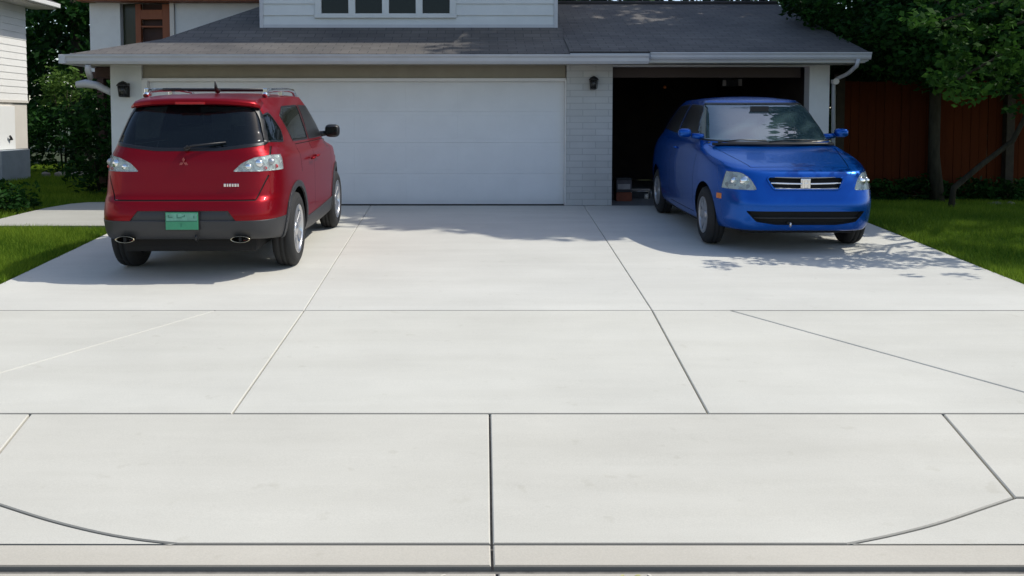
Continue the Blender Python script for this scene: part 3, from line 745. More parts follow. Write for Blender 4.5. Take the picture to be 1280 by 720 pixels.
mesh_obj('gable', [(nx, nY1 - 0.05, ze), (nx - 8, nY1 - 0.05, ze), (nx - 4, nY1 - 0.05, ze + 1.95)], [(0, 1, 2)], M['plasterw'], nb)

# ================================================================== FENCE
fe = empty('board_fence', (0, 1.3, 0), 0, 'dark red brown board fence in the shade right of the garage', 'fence')
fy = 1.3
posts = [at(1046, 200, fy).x, at(1165, 200, fy).x, at(1257, 200, fy).x, at(1352, 200, fy).x, at(1450, 200, fy).x]
for i, pxx in enumerate(posts):
    box('post', pxx - 0.07, pxx + 0.07, -0.12, 0.02, -0.05, 2.12, M['post'], fe, 0.008)
for a, b_ in zip(posts[:-1], posts[1:]):
    bm = bmesh.new(); x = a + 0.0715; i = 0
    while x < b_ - 0.08:
        w = min(0.145, b_ - 0.066 - x); j = random.uniform(-0.008, 0.008)
        add_box(bm, x, x + w - 0.006, 0.0 + j, 0.022 + j, 0.06 + random.uniform(-0.01, 0.01), 2.0 + random.uniform(-0.01, 0.01), 0.003); x += w
    add_box(bm, a + 0.075, b_ - 0.075, 0.035, 0.075, 0.3, 0.39); add_box(bm, a + 0.075, b_ - 0.075, 0.035, 0.075, 1.7, 1.79)
    bm_obj('board_panel', bm, M['fence'], fe)
# ================================================================== CARS
def pchip(xs, ys, x):
    """monotone cubic interpolation, ys (n, k)"""
    xs = np.asarray(xs, float); ys = np.asarray(ys, float); h = np.diff(xs); d = np.diff(ys, axis=0) / h[:, None]
    m = np.zeros_like(ys); m[0] = d[0]; m[-1] = d[-1]
    for i in range(1, len(xs) - 1):
        s = d[i-1] * d[i]; w1 = 2*h[i] + h[i-1]; w2 = h[i] + 2*h[i-1]
        with np.errstate(divide='ignore', invalid='ignore'):
            v = (w1 + w2) / (w1 / d[i-1] + w2 / d[i])
        m[i] = np.where(s > 0, v, 0)
    i = np.clip(np.searchsorted(xs, x, side='right') - 1, 0, len(xs) - 2)
    t = ((x - xs[i]) / h[i])[:, None]; H = h[i][:, None]
    return (2*t**3 - 3*t**2 + 1)*ys[i] + (t**3 - 2*t**2 + t)*H*m[i] + (-2*t**3 + 3*t**2)*ys[i+1] + (t**3 - t**2)*H*m[i+1]

def car_shell(levels, tfk=0.6, nfa=2.4, nq=44, sub=8, crown=0.06, lid_rows=14):
    """levels: rows of (zr, zm, zf, W, yr, yf, nr, nf, taper_r, taper_f); closed rings stacked from sill to roof"""
    L = np.array(levels, float); n = len(L)
    L[:, 6] += 3.2; L[:, 7] += nfa; L[:, 8] *= 0.6; L[:, 9] *= tfk
    zs = np.linspace(0, n - 1, (n - 1) * sub + 1)
    P_ = pchip(np.arange(n), L, zs)
    rings = []
    for zr, zm, zf, W, yr, yf, nr, nf, tr, tf in P_:
        pts = []
        for q in range(4):                                       # 0: front right, 1: front left, 2: rear left, 3: rear right
            th = np.linspace(q*np.pi/2, (q+1)*np.pi/2, 400)
            c, s = np.cos(th), np.sin(th)
            front = q < 2; ne = nf if front else nr; ye = yf if front else yr; tp = tf if front else tr
            X_ = W * np.sign(c) * np.abs(c)**(2/ne); ya = np.abs(s)**(2/ne); Y_ = abs(ye) * ya * (1 if front else -1)
            X_ = X_ * (1 - tp * ya**2)
            d = np.concatenate([[0], np.cumsum(np.hypot(np.diff(X_), np.diff(Y_)))])
            k = np.linspace(0, d[-1], nq + 1)[:-1]
            xx = np.interp(k, d, X_); yy = np.interp(k, d, Y_); ff = np.abs(yy) / max(abs(ye), 1e-6)
            zz = zm + ((zf if front else zr) - zm) * ff**2
            pts.append(np.stack([xx, yy, zz], 1))
        rings.append(np.concatenate(pts))
    bm = bmesh.new()
    vr = [[bm.verts.new(tuple(p)) for p in r_] for r_ in rings]
    m = len(vr[0])
    for a, b_ in zip(vr[:-1], vr[1:]):
        for i in range(m): bm.faces.new([a[i], a[(i+1)%m], b_[(i+1)%m], b_[i]])
    # roof lid: chords from right to left, gently crowned
    top = rings[-1]; W = L[-1][3]
    prev = vr[-1]; rr = rings[-1]
    for k in range(1, lid_rows + 1):
        f = 1 - k / lid_rows; f = math.sin(f * math.pi / 2)
        ey = 1 - (1 - f) * 0.9
        if k == lid_rows:
            c = bm.verts.new((0, float(rr[:, 1].mean()), float(rr[:, 2].mean()) + crown))
            for i in range(m): bm.faces.new([prev[i], prev[(i+1)%m], c])
            break
        ym = rr[:, 1].mean()
        cur = []
        for p in rr:
            cur.append(bm.verts.new((p[0]*f, ym + (p[1]-ym)*f, p[2] + (rr[:, 2].mean() - p[2])*(1-f) + crown*(1 - f**2.2))))
        for i in range(m): bm.faces.new([prev[i], prev[(i+1)%m], cur[(i+1)%m], cur[i]])
        prev = cur
    bmesh.ops.recalc_face_normals(bm, faces=bm.faces)
    for f in bm.faces: f.smooth = True
    bm.normal_update()
    return bm

def carve(bm, poly, axes, cond):
    """cut the shell exactly along a convex outline seen along one axis; returns the faces inside it"""
    ax, ay = axes
    A = sum(poly[i][0]*poly[(i+1)%len(poly)][1] - poly[(i+1)%len(poly)][0]*poly[i][1] for i in range(len(poly)))
    if A < 0: poly = poly[::-1]
    x0 = min(p[0] for p in poly) - 0.06; x1 = max(p[0] for p in poly) + 0.06; y0 = min(p[1] for p in poly) - 0.06; y1 = max(p[1] for p in poly) + 0.06
    fs = []
    for f in bm.faces:
        c = f.calc_center_median()
        if x0 < c[ax] < x1 and y0 < c[ay] < y1 and cond(c, f.normal): fs.append(f)
    for i in range(len(poly)):
        p, q = poly[i], poly[(i+1) % len(poly)]
        d = (q[0]-p[0], q[1]-p[1]); ln = math.hypot(*d)
        if ln < 1e-5: continue
        no = [0, 0, 0]; no[ax] = d[1]/ln; no[ay] = -d[0]/ln; co = [0, 0, 0]; co[ax] = p[0]; co[ay] = p[1]
        no = Vector(no); co = Vector(co)
        es = list({e for f in fs for e in f.edges}); vs_ = list({v for f in fs for v in f.verts})
        r_ = bmesh.ops.bisect_plane(bm, geom=fs + es + vs_, dist=1e-5, plane_co=co, plane_no=no)
        cand = [g for g in r_['geom'] if isinstance(g, bmesh.types.BMFace) and g.is_valid]
        fs = [f for f in cand if (f.calc_center_median() - co).dot(no) < 0]
        if not fs: break
    return fs

def take(bm, fs, name, m, parent, off=0.0, wall=True, smooth=True, lens=None):
    """lift the faces out of the shell into a part of their own, moved along their normals by off, with side walls"""
    vmap = {}; nb_ = bmesh.new(); fset = set(fs)
    verts = list({v for f in fs for v in f.verts})
    nrm = {v: v.normal.copy() for v in verts}
    for v in verts: vmap[v] = nb_.verts.new(v.co + nrm[v] * off)
    for f in fs:
        try: g = nb_.faces.new([vmap[v] for v in f.verts]); g.smooth = smooth
        except ValueError: pass
    if wall and off != 0:
        base = {}
        for e in list({e for f in fs for e in f.edges}):
            if sum(1 for f in e.link_faces if f in fset) == 1:
                f = [f for f in e.link_faces if f in fset][0]
                a, b_ = e.verts
                # orientation
                lp = [l for l in f.loops if l.edge == e][0]; a = lp.vert; b_ = lp.link_loop_next.vert
                for v in (a, b_):
                    if v not in base: base[v] = nb_.verts.new(v.co - nrm[v] * 0.004)
                try: g = nb_.faces.new([vmap[b_], vmap[a], base[a], base[b_]]); g.smooth = False
                except ValueError: pass
    lm = None
    if lens:
        b3 = bmesh.new(); vm = {v: b3.verts.new(v.co + nrm[v] * 0.004) for v in verts}
        for f in fs:
            g = b3.faces.new([vm[v] for v in f.verts]); g.smooth = True
        lm = bpy.data.meshes.new('lens'); b3.to_mesh(lm); b3.free()
    bmesh.ops.delete(bm, geom=fs, context='FACES')
    if not name:
        nb_.free(); return None
    me = bpy.data.meshes.new(name); nb_.to_mesh(me); nb_.free()
    o = link(name, me, m, parent)
    if lm: link('lens', lm, lens, o)
    return o

def inset_poly(poly, d):
    return [tuple(p) for p in offset_poly(poly, d)]
def round_poly(poly, r_, n=4):
    """round the corners of a convex outline"""
    out = []; k = len(poly)
    for i in range(k):
        p0, p1, p2 = Vector(poly[i-1]), Vector(poly[i]), Vector(poly[(i+1)%k])
        a = (p0 - p1); b_ = (p2 - p1); rr = min(r_, a.length*0.45, b_.length*0.45)
        A = p1 + a.normalized()*rr; B = p1 + b_.normalized()*rr
        for j in range(n + 1):
            t = j / n; out.append(tuple(A*(1-t)**2 + p1*2*t*(1-t) + B*t**2))
    return out
def mirror(poly): return [(-x, y) for x, y in poly][::-1]
def glazed(bm, poly, axes, cond, name, gm, parent, band=0.022, off=-0.006, pane='pane', bandm=None):
    fs = carve(bm, poly, axes, cond)
    if not fs: return None
    inner = [f for f in carve_within(bm, fs, inset_poly(poly, band), axes)]
    g = take(bm, inner, name, gm, parent, off=off, wall=True)
    fs2 = [f for f in carve(bm, poly, axes, cond) if f.is_valid]
    take(bm, fs2, 'window_rubber', bandm or M['trimblack'], g, off=0.002, wall=True)
    return g
def carve_within(bm, fs, poly, axes):
    fset = set(f.index for f in fs)
    return carve(bm, poly, axes, COND[0])
COND = [None]
def glaze(bm, poly, axes, cond, name, gm, parent, band=0.022, off=-0.006):
    COND[0] = cond
    return glazed(bm, poly, axes, cond, name, gm, parent, band, off)
def circle(cx, cy, r_, n=28, a0=0.0, a1=2*math.pi): return [(cx + r_*math.cos(a0 + (a1-a0)*k/n), cy + r_*math.sin(a0 + (a1-a0)*k/n)) for k in range(n)]
from mathutils.bvhtree import BVHTree
def skin(bm):
    tr = BVHTree.FromBMesh(bm)
    def fr(x, z, d=1):                                           # y of the skin seen from the front (d=1) or the tail (d=-1)
        h = tr.ray_cast(Vector((x, 6*d, z)), Vector((0, -d, 0))); return h[0].y if h[0] else 2.0*d
    def side(y, z, s=1):
        h = tr.ray_cast(Vector((4*s, y, z)), Vector((-s, 0, 0))); return h[0].x if h[0] else .8*s
    return fr, side
right = lambda c, n: c.x > 0.3 and n.x > 0.35
left = lambda c, n: c.x < -0.3 and n.x < -0.35
both = lambda c, n: abs(c.x) > 0.3 and abs(n.x) > 0.30
rear = lambda c, n: c.y < -0.9 and n.y < -0.12
front = lambda c, n: c.y > 0.9 and n.y > 0.10

def wheel(parent, x, y, r_, w, rim_r, side, spokes, rimmat, twin=True):
    """tyre with a rim of spokes; outer face towards side (+1 right, -1 left)"""
    Mx = Matrix.Translation((x, y, r_)) @ (Matrix.Identity(4) if side > 0 else Matrix.Rotation(math.pi, 4, 'Z'))
    bm = bmesh.new()
    prof = [(-w/2+.01, rim_r*0.96), (-w/2, rim_r*1.05), (-w/2, r_-0.05), (-w/2+0.02, r_-0.012), (-w/2+0.05, r_), (-0.03, r_), (-0.028, r_-0.008), (-0.018, r_-0.008), (-0.016, r_), (0.016, r_), (0.018, r_-0.008), (0.028, r_-0.008), (0.03, r_), (w/2-0.05, r_), (w/2-0.02, r_-0.012), (w/2, r_-0.05), (w/2+0.004, (r_+rim_r)/2), (w/2-0.002, rim_r*1.05), (w/2-0.012, rim_r*0.97)]
    add_lathe(bm, prof, 48, 'X', Mx)
    ty = bm_obj('wheel', bm, M['rubber'], parent)
    bm = bmesh.new()
    add_lathe(bm, [(w/2-0.004, rim_r*1.0), (w/2-0.0, rim_r*0.965), (w/2-0.02, rim_r*0.92), (w/2-0.07, rim_r*0.90), (-w/2+0.02, rim_r*0.88)], 48, 'X', Mx)
    for k in range(spokes):
        for o in ((-0.13, 0.13) if twin else (0,)):
            a = 2*math.pi*k/spokes + o; hw0 = 0.026 if twin else 0.05; hw1 = 0.020 if twin else 0.036
            Ms = Mx @ Matrix.Rotation(a, 4, 'X')
            q = [(w/2-0.030, -hw1, rim_r*0.22), (w/2-0.030, hw1, rim_r*0.22), (w/2-0.016, hw0, rim_r*0.93), (w/2-0.016, -hw0, rim_r*0.93),
                 (w/2-0.065, -hw1, rim_r*0.22), (w/2-0.065, hw1, rim_r*0.22), (w/2-0.05, hw0, rim_r*0.93), (w/2-0.05, -hw0, rim_r*0.93)]
            v = [bm.verts.new(Ms @ Vector(p)) for p in q]
            fs = [bm.faces.new([v[i] for i in f]) for f in [(0,1,2,3), (7,6,5,4), (0,4,5,1), (2,6,7,3), (1,5,6,2), (0,3,7,4)]]
            bmesh.ops.bevel(bm, geom=list({e for f in fs[:1] for e in f.edges}), offset=0.006, segments=2, affect='EDGES')
    add_lathe(bm, [(w/2-0.06, rim_r*0.30), (w/2-0.028, rim_r*0.28), (w/2-0.016, rim_r*0.2), (w/2-0.012, 0.001)], 24, 'X', Mx)
    bm_obj('rim', bm, rimmat, ty)
    bm = bmesh.new(); add_lathe(bm, [(w/2-0.11, rim_r*0.86), (w/2-0.10, 0.002)], 32, 'X', Mx); bm_obj('brake_disc', bm, M['under'], ty)
    return ty
def mirror_part(parent, x, y, z, s, m, sc=(1, 1, 1), housing=None):
    bm = bmesh.new(); bmesh.ops.create_uvsphere(bm, u_segments=24, v_segments=14, radius=1.0)
    for v in bm.verts:
        p = v.co; k = lambda t, e: math.copysign(abs(t)**e, t)
        v.co = Vector((k(p.x, .6)*0.115*sc[0], k(p.y, .8)*0.075*sc[1], k(p.z, .65)*0.078*sc[2]))
    for f in bm.faces: f.smooth = True
    add_tube(bm, [(-s*0.24, 0.03, -0.05), (-s*0.08, 0.01, -0.03)], [0.04, 0.03], 8)
    o = bm_obj('wing_mirror', bm, m, parent); o.location = (x, y, z)
    g = bmesh.new(); add_box(g, -0.085*sc[0], 0.085*sc[0], -0.078*sc[1], -0.070*sc[1], -0.05*sc[2], 0.05*sc[2], 0.004)
    gl = bm_obj('mirror_glass', g, M['glass_dark'], o)
    return o
def seams(bm, lines, axes, cond, parent, w=0.007):
    for k, (p, q) in enumerate(lines):
        d = Vector((q[0]-p[0], q[1]-p[1])).normalized(); n = Vector((-d.y, d.x)) * w/2
        poly = [(p[0]+n.x, p[1]+n.y), (p[0]-n.x, p[1]-n.y), (q[0]-n.x, q[1]-n.y), (q[0]+n.x, q[1]+n.y)]
        fs = carve(bm, poly, axes, cond)
        if fs: take(bm, fs, 'panel_gap', M['under'], parent, off=-0.006, wall=True)

# ------------------------------------------------------------------ red SUV (tail towards the camera)
def build_suv():
    t = empty('parked_suv', (0, 0, 0), 0, 'red suv with silver roof rails and a green number plate, its tail to the street', 'car')
    #   zr    zm    zf    W     yr     yf    nr   nf   tr    tf
    Lv = [
     (.375, .27, .27, .76, -2.02, 1.98, 4.5, 3.5, .03, .10),
     (.395, .28, .28, .87, -2.12, 2.10, 4.6, 3.4, .05, .12),
     (.49, .40, .42, .905, -2.185, 2.17, 4.4, 3.2, .06, .13),
     (.60, .58, .60, .915, -2.20, 2.19, 4.4, 3.2, .065, .13),
     (.72, .72, .72, .915, -2.165, 2.16, 4.4, 3.2, .07, .13),
     (.785, .84, .82, .915, -2.11, 2.12, 4.4, 3.2, .07, .13),
     (.92, .96, .93, .91, -2.085, 2.02, 4.4, 3.2, .07, .13),
     (1.10, 1.08, 1.02, .90, -2.055, 1.86, 4.4, 3.2, .075, .12),
     (1.17, 1.145, 1.12, .872, -2.03, 1.25, 4.4, 3.5, .08, .10),
     (1.21, 1.185, 1.17, .855, -2.01, 1.02, 4.4, 3.8, .085, .08),
     (1.38, 1.36, 1.36, .805, -1.92, .68, 4.4, 3.8, .09, .07),
     (1.58, 1.58, 1.56, .725, -1.80, .28, 4.4, 3.8, .10, .06),
     (1.665, 1.685, 1.655, .66, -1.70, .08, 4.2, 3.4, .10, .05)]
    bm = car_shell(Lv, crown=0.055); fr, side = skin(bm)
    ax = 1.315; wr = 0.37
    # wheel openings
    for s in (-1, 1):
        fs = carve(bm, circle(s*ax, wr + 0.01, 0.415), (1, 2), both); take(bm, fs, None, None, t)
    # dark cladding: arch rings, sills, lower bumper
    for s in (-1, 1):
        for sd_, nm in ((right, 1), (left, -1)):
            fs = carve(bm, circle(s*ax, wr + 0.01, 0.475), (1, 2), sd_); take(bm, [f for f in fs], 'arch_trim', M['plastic'], t, off=0.014)
    for sd_ in (right, left):
        fs = carve(bm, [(-0.86, .2), (0.86, .2), (0.86, .46), (-0.86, .43)], (1, 2), sd_); take(bm, fs, 'sill_trim', M['plastic'], t, off=0.010)
    rl = lambda c, n: c.y < -1.62 and n.z > -0.97
    fs = carve(bm, [(-1.1, .2), (1.1, .2), (1.1, .565), (-1.1, .565)], (0, 2), rl); take(bm, fs, 'lower_bumper', M['plastic'], t, off=0.004)
    fs = carve(bm, [(-.50, .555), (.50, .555), (.42, .655), (-.42, .655)], (0, 2), rl); take(bm, fs, 'plate_recess', M['plastic'], t, off=-0.012)
    fl_ = lambda c, n: c.y > 1.62
    fs = carve(bm, [(-1.1, .2), (1.1, .2), (1.1, .50), (-1.1, .50)], (0, 2), fl_); take(bm, fs, 'lower_bumper', M['plastic'], t, off=0.004)
    # glazing
    rg = round_poly([(-.735, 1.235), (-.30, 1.185), (.30, 1.185), (.735, 1.235), (.655, 1.50), (.56, 1.64), (-.56, 1.64), (-.655, 1.50)], 0.05)
    glaze(bm, rg, (0, 2), rear, 'rear_window', M['glass_dark'], t, band=0.03, off=-0.004)
    for sd_ in (right, left):
        glaze(bm, round_poly([(-1.18, 1.235), (-.42, 1.225), (-.42, 1.60), (-1.15, 1.59), (-1.36, 1.50)], 0.035), (1, 2), sd_, 'side_window', M['glass_side'], t, band=0.016)
        glaze(bm, round_poly([(-.38, 1.225), (.78, 1.215), (.42, 1.47), (.20, 1.585), (-.38, 1.60)], 0.035), (1, 2), sd_, 'side_window', M['glass_side'], t, band=0.016)
        glaze(bm, round_poly([(-1.90, 1.26), (-1.50, 1.245), (-1.47, 1.36), (-1.60, 1.54), (-1.78, 1.50)], 0.04), (1, 2), (lambda s_: (lambda c, n: c.x*s_ > .3 and n.x*s_ > .12))(1 if sd_ is right else -1), 'quarter_window', M['glass_dark'], t, band=0.014)
    fw = lambda c, n: c.y > 0.1 and n.y > 0.15 and n.z > 0.2
    glaze(bm, round_poly([(-.72, 1.20), (.72, 1.20), (.60, 1.60), (-.60, 1.60)], 0.05), (0, 2), fw, 'windscreen', M['windscreen'], t, band=0.025)
    # tail lamps wrapping the corners
    for s in (-1, 1):
        pts = [(.44, 1.0), (.52, 1.075), (.63, 1.125), (.76, 1.145), (.88, 1.135), (1.0, 1.11), (1.0, 1.0)]
        pts = pts if s > 0 else mirror(pts)
        carve(bm, [(-1.74, .9), (-2.4, .9), (-2.4, 1.2), (-1.74, 1.2)], (1, 2), both)
        wrap = (lambda s: (lambda c, n: c.y < -1.74 and c.x*s > 0.3 and n.z < 0.8))(s)
        fs = carve(bm, round_poly(pts, .02, 3), (0, 2), wrap)
        tl = take(bm, fs, 'tail_lamp', M['reflector'], t, off=-0.010, lens=M['lens'])
        for (lx, lz, rr, mm) in ((.575, 1.04, .034, 'chrome'), (.665, 1.07, .040, 'chrome'), (.76, 1.08, .034, 'alloyd'), (.72, 1.025, .02, 'lens_red'), (.80, 1.035, .02, 'lens_red')):
            b2 = bmesh.new(); bmesh.ops.create_uvsphere(b2, u_segments=18, v_segments=10, radius=rr)
            for f in b2.faces: f.smooth = True
            y_ = fr(s*lx, lz, -1) + .022
            o = bm_obj('reflector' if mm == 'chrome' else 'red_lens', b2, M[mm], tl); o.location = (s*lx, y_ - 0.006, lz); o.scale = (1.2, .7, 1.0)
    # head lamps and grille
    for s in (-1, 1):
        pts = [(.45, .80), (.62, .94), (1.0, .96), (1.0, .80)]; pts = pts if s > 0 else mirror(pts)
        fs = carve(bm, pts, (0, 2), lambda c, n: c.y > 1.6 and n.z < .8 and c.x*s > .3); take(bm, fs, 'headlight', M['headlamp'], t, off=0.006)
    fs = carve(bm, [(-.40, .70), (.40, .70), (.42, .90), (-.42, .90)], (0, 2), lambda c, n: c.y > 1.6); take(bm, fs, 'grille', M['under'], t, off=-0.02)
    # panel gaps
    for sd_ in (right, left):
        seams(bm, [((-.40, .50), (-.40, 1.20)), ((.80, .50), (.86, 1.10)), ((-1.06, .92), (-1.12, 1.22)), ((-1.10, 1.205), (.80, 1.19))], (1, 2), sd_, t, 0.009)
    seams(bm, [((-.66, .745), (.66, .745)), ((-.66, .745), (-.755, .96)), ((.66, .745), (.755, .96)), ((-.755, 1.13), (-.745, 1.22)), ((.755, 1.13), (.745, 1.22))], (0, 2), rear, t, 0.012)
    bm_obj('body', bm, M['red'], t, angle='keep')
    # number plate
    pl = empty('x', (0, 0, 0)); bpy.data.objects.remove(pl)
    p = box('number_plate', -.150, .150, -2.222, -2.212, .490, .645, mat('plate_green', (0.04, 0.27, 0.14), 0.4, var=0.1, vscale=10), t, 0.003)
    b2 = bmesh.new(); add_box(b2, -.143, .143, -2.2235, -2.2225, .572, .638); bm_obj('plate_band', b2, mat('plate_pale_green', (0.13, 0.34, 0.25), 0.4, var=0.2, vscale=22), p)
    b2 = bmesh.new(); add_box(b2, -.143, .143, -2.2245, -2.2238, .564, .571)
    for (a, b3, c, d) in ((-.125, -.085, .555, .562), (-.125, -.117, .562, .58), (-.045, -.037, .55, .585), (-.037, .0, .55, .558), (.0, .03, .56, .567), (.022, .03, .566, .582), (-.01, -.004, .47, .505), (.11, .118, .548, .572)):
        add_box(b2, a, b3, -2.2245, -2.2238, c + .044, d + .044)
    bm_obj('plate_marks', b2, mat('plate_dark_green', (0.02, 0.14, 0.09), 0.5), p)
    box('plate_holder', -.16, .16, -2.214, -2.19, .482, .653, M['trimblack'], t, 0.004)
    # spoiler over the rear window
    b2 = bmesh.new()
    n = 26; rows = []
    for i in range(n + 1):
        u = -1 + 2*i/n; x = u*.63; sag = .03*(abs(u)**3); yb = -1.90 + .10*u*u + .04*abs(u)**5
        pr = [(-1.55, 1.708 - sag*1.6 ), (yb+.04, 1.668 - sag*1.2), (yb, 1.645 - sag*1.2), (yb, 1.618 - sag*1.2), (yb+.03, 1.606 - sag*1.2), (-1.70, 1.635 - sag*1.6)]
        if i in (0, n): pr = [(-1.60, 1.64 - .02), (yb+.05, 1.60), (yb+.03, 1.59), (yb+.03, 1.575), (yb+.05, 1.57), (-1.66, 1.60)]
        rows.append([b2.verts.new((x, a, b3)) for a, b3 in pr])
    for i in range(n):
        for k in range(6):
            f = b2.faces.new([rows[i][k], rows[i][(k+1)%6], rows[i+1][(k+1)%6], rows[i+1][k]]); f.smooth = k in (0, 1)
    b2.faces.new(rows[0]); b2.faces.new(rows[-1][::-1])
    sp = bm_obj('spoiler', b2, M['red'], t)
    box('brake_light', -.14, .14, -1.906, -1.87, 1.612, 1.632, M['lens_red'], sp, .003)
    # roof rails
    for s in (-1, 1):
        b2 = bmesh.new()
        pts = [(s*.60, -1.42, 1.69), (s*.60, -1.36, 1.735), (s*.605, -1.1, 1.750), (s*.61, -.4, 1.762), (s*.60, -.05, 1.750), (s*.60, .08, 1.70)]
        add_tube(b2, pts, [.028, .026, .022, .022, .024, .026], 10)
        for yy in (-1.36, -.66): add_box(b2, s*.60-.022, s*.60+.022, yy-.05, yy+.05, 1.69, 1.765, .008)
        bm_obj('roof_rail', b2, M['chrome'], t)
    for yy in (-.95, -.15):
        tube('cross_bar', [(-.60, yy, 1.758), (.60, yy, 1.758)], 0.014, M['black'], t, 8)
    b2 = bmesh.new(); add_tube(b2, [(.12, -1.40, 1.74), (.12, -1.46, 1.762), (.12, -1.48, 1.83)], [.03, .018, .008], 8); bm_obj('antenna', b2, M['black'], t)
    # rear wiper
    b2 = bmesh.new(); add_tube(b2, [(0, -2.045, 1.215), (.05, -2.05, 1.235), (.36, -1.995, 1.265)], [.014, .011, .007], 6); add_lathe(b2, [(0, .028), (-.03, .024), (-.035, .001)], 14, 'Y', Matrix.Translation((0, -2.02, 1.21)))
    bm_obj('wiper', b2, M['black'], t)
    # emblem and badge
    b2 = bmesh.new()
    for k in range(3):
        Mr = Matrix.Translation((-.02, fr(0, 1.085, -1) - .012, 1.085)) @ Matrix.Rotation(k*2*math.pi/3, 4, 'Y')
        q = [(0, 0, 0), (.014, 0, .024), (0, 0, .048), (-.014, 0, .024)]
        v = [b2.verts.new(Mr @ Vector((a, 0, c))) for a, _, c in q]; w_ = [b2.verts.new(Mr @ Vector((a, .012, c))) for a, _, c in q]
        b2.faces.new(v)
        for i in range(4): b2.faces.new([v[i], w_[i], w_[(i+1)%4], v[(i+1)%4]])
    bm_obj('emblem', b2, mat('red_chrome_emblem', (.45, .12, .13), .2, metal=.9), t)
    b2 = bmesh.new(); x = .36
    for w_ in (.022, .015, .02, .018, .022, .014):
        ys = fr(x, .88, -1); add_box(b2, x, x + w_, ys - .008, ys + .006, .865, .893, .003); x += w_ + .006
    bm_obj('badge', b2, M['chrome'], t)
    # exhausts
    for s in (-1, 1):
        b2 = bmesh.new(); ring = []
        for (yy, k) in ((-2.215, 1.0), (-2.222, .93), (-2.20, .86), (-2.10, .80)):
            ring.append([b2.verts.new((s*.535 + .092*k*math.copysign(abs(math.cos(a))**.9, math.cos(a)), yy, .400 + .030*k*math.copysign(abs(math.sin(a))**1.25, math.sin(a)))) for a in [2*math.pi*j/28 for j in range(28)]])
        for a, b3 in zip(ring[:-1], ring[1:]):
            for i in range(28): f = b2.faces.new([a[i], a[(i+1)%28], b3[(i+1)%28], b3[i]]); f.smooth = True
        ex = bm_obj('exhaust_tip', b2, mat('warm_chrome', (.42, .36, .26), .2, metal=1.0), t)
        box('exhaust_bar', s*.535 - .012, s*.535 + .012, -2.218, -2.15, .378, .422, M['under'], ex, .003)
    tube('tow_hook', [(.12, -2.19, .44), (.12, -2.20, .40), (.12, -2.17, .385)], .012, M['black'], t, 6)
    # side mirrors, handles, fuel flap
    for s in (-1, 1):
        mirror_part(t, s*.955, .62, 1.28, s, M['black'], (.8, 1.0, 1.0))
        for yy in (-.28,):
            b2 = bmesh.new(); add_tube(b2, [(s*.918, yy-.09, 1.035), (s*.945, yy-.06, 1.04), (s*.945, yy+.06, 1.04), (s*.918, yy+.09, 1.035)], .012, 8); bm_obj('door_handle', b2, M['red'], t)
        b2 = bmesh.new(); add_tube(b2, [(s*.93, -.60-.09, 1.03), (s*.955, -.66, 1.035), (s*.955, -.54, 1.035), (s*.93, -.51, 1.03)], .012, 8); bm_obj('door_handle', b2, M['red'], t)
    # underside and cabin
    b2 = bmesh.new(); add_box(b2, -.64, .64, -2.0, 2.0, .25, 1.0, .05); add_box(b2, -.86, .86, -.85, .85, .26, .9); bm_obj('underbody', b2, M['under'], t)
    cab = mat('cabin_grey', (.06, .06, .06), .8)
    for (sx, sy) in ((-.36, .15), (.36, .15), (-.36, -.75), (.36, -.75)):
        b2 = bmesh.new(); add_box(b2, sx-.24, sx+.24, sy-.10, sy+.04, .9, 1.38, .04); add_box(b2, sx-.13, sx+.13, sy-.08, sy+.02, 1.38, 1.52, .04)
        bm_obj('seat', b2, cab, t)
    b2 = bmesh.new(); add_box(b2, -.8, .8, .6, .95, 1.0, 1.18, .03); bm_obj('dashboard', b2, cab, t)
    # wheels
    for y_ in (-ax, ax):
        for s in (-1, 1): wheel(t, s*.80, y_, wr, .215, .245, s, 6, M['alloy'])
    # papers seen through the rear window
    box('window_sticker', .18, .36, -1.83, -1.822, 1.37, 1.52, mat('faded_paper', (.30, .32, .32), .6), t)
    return t

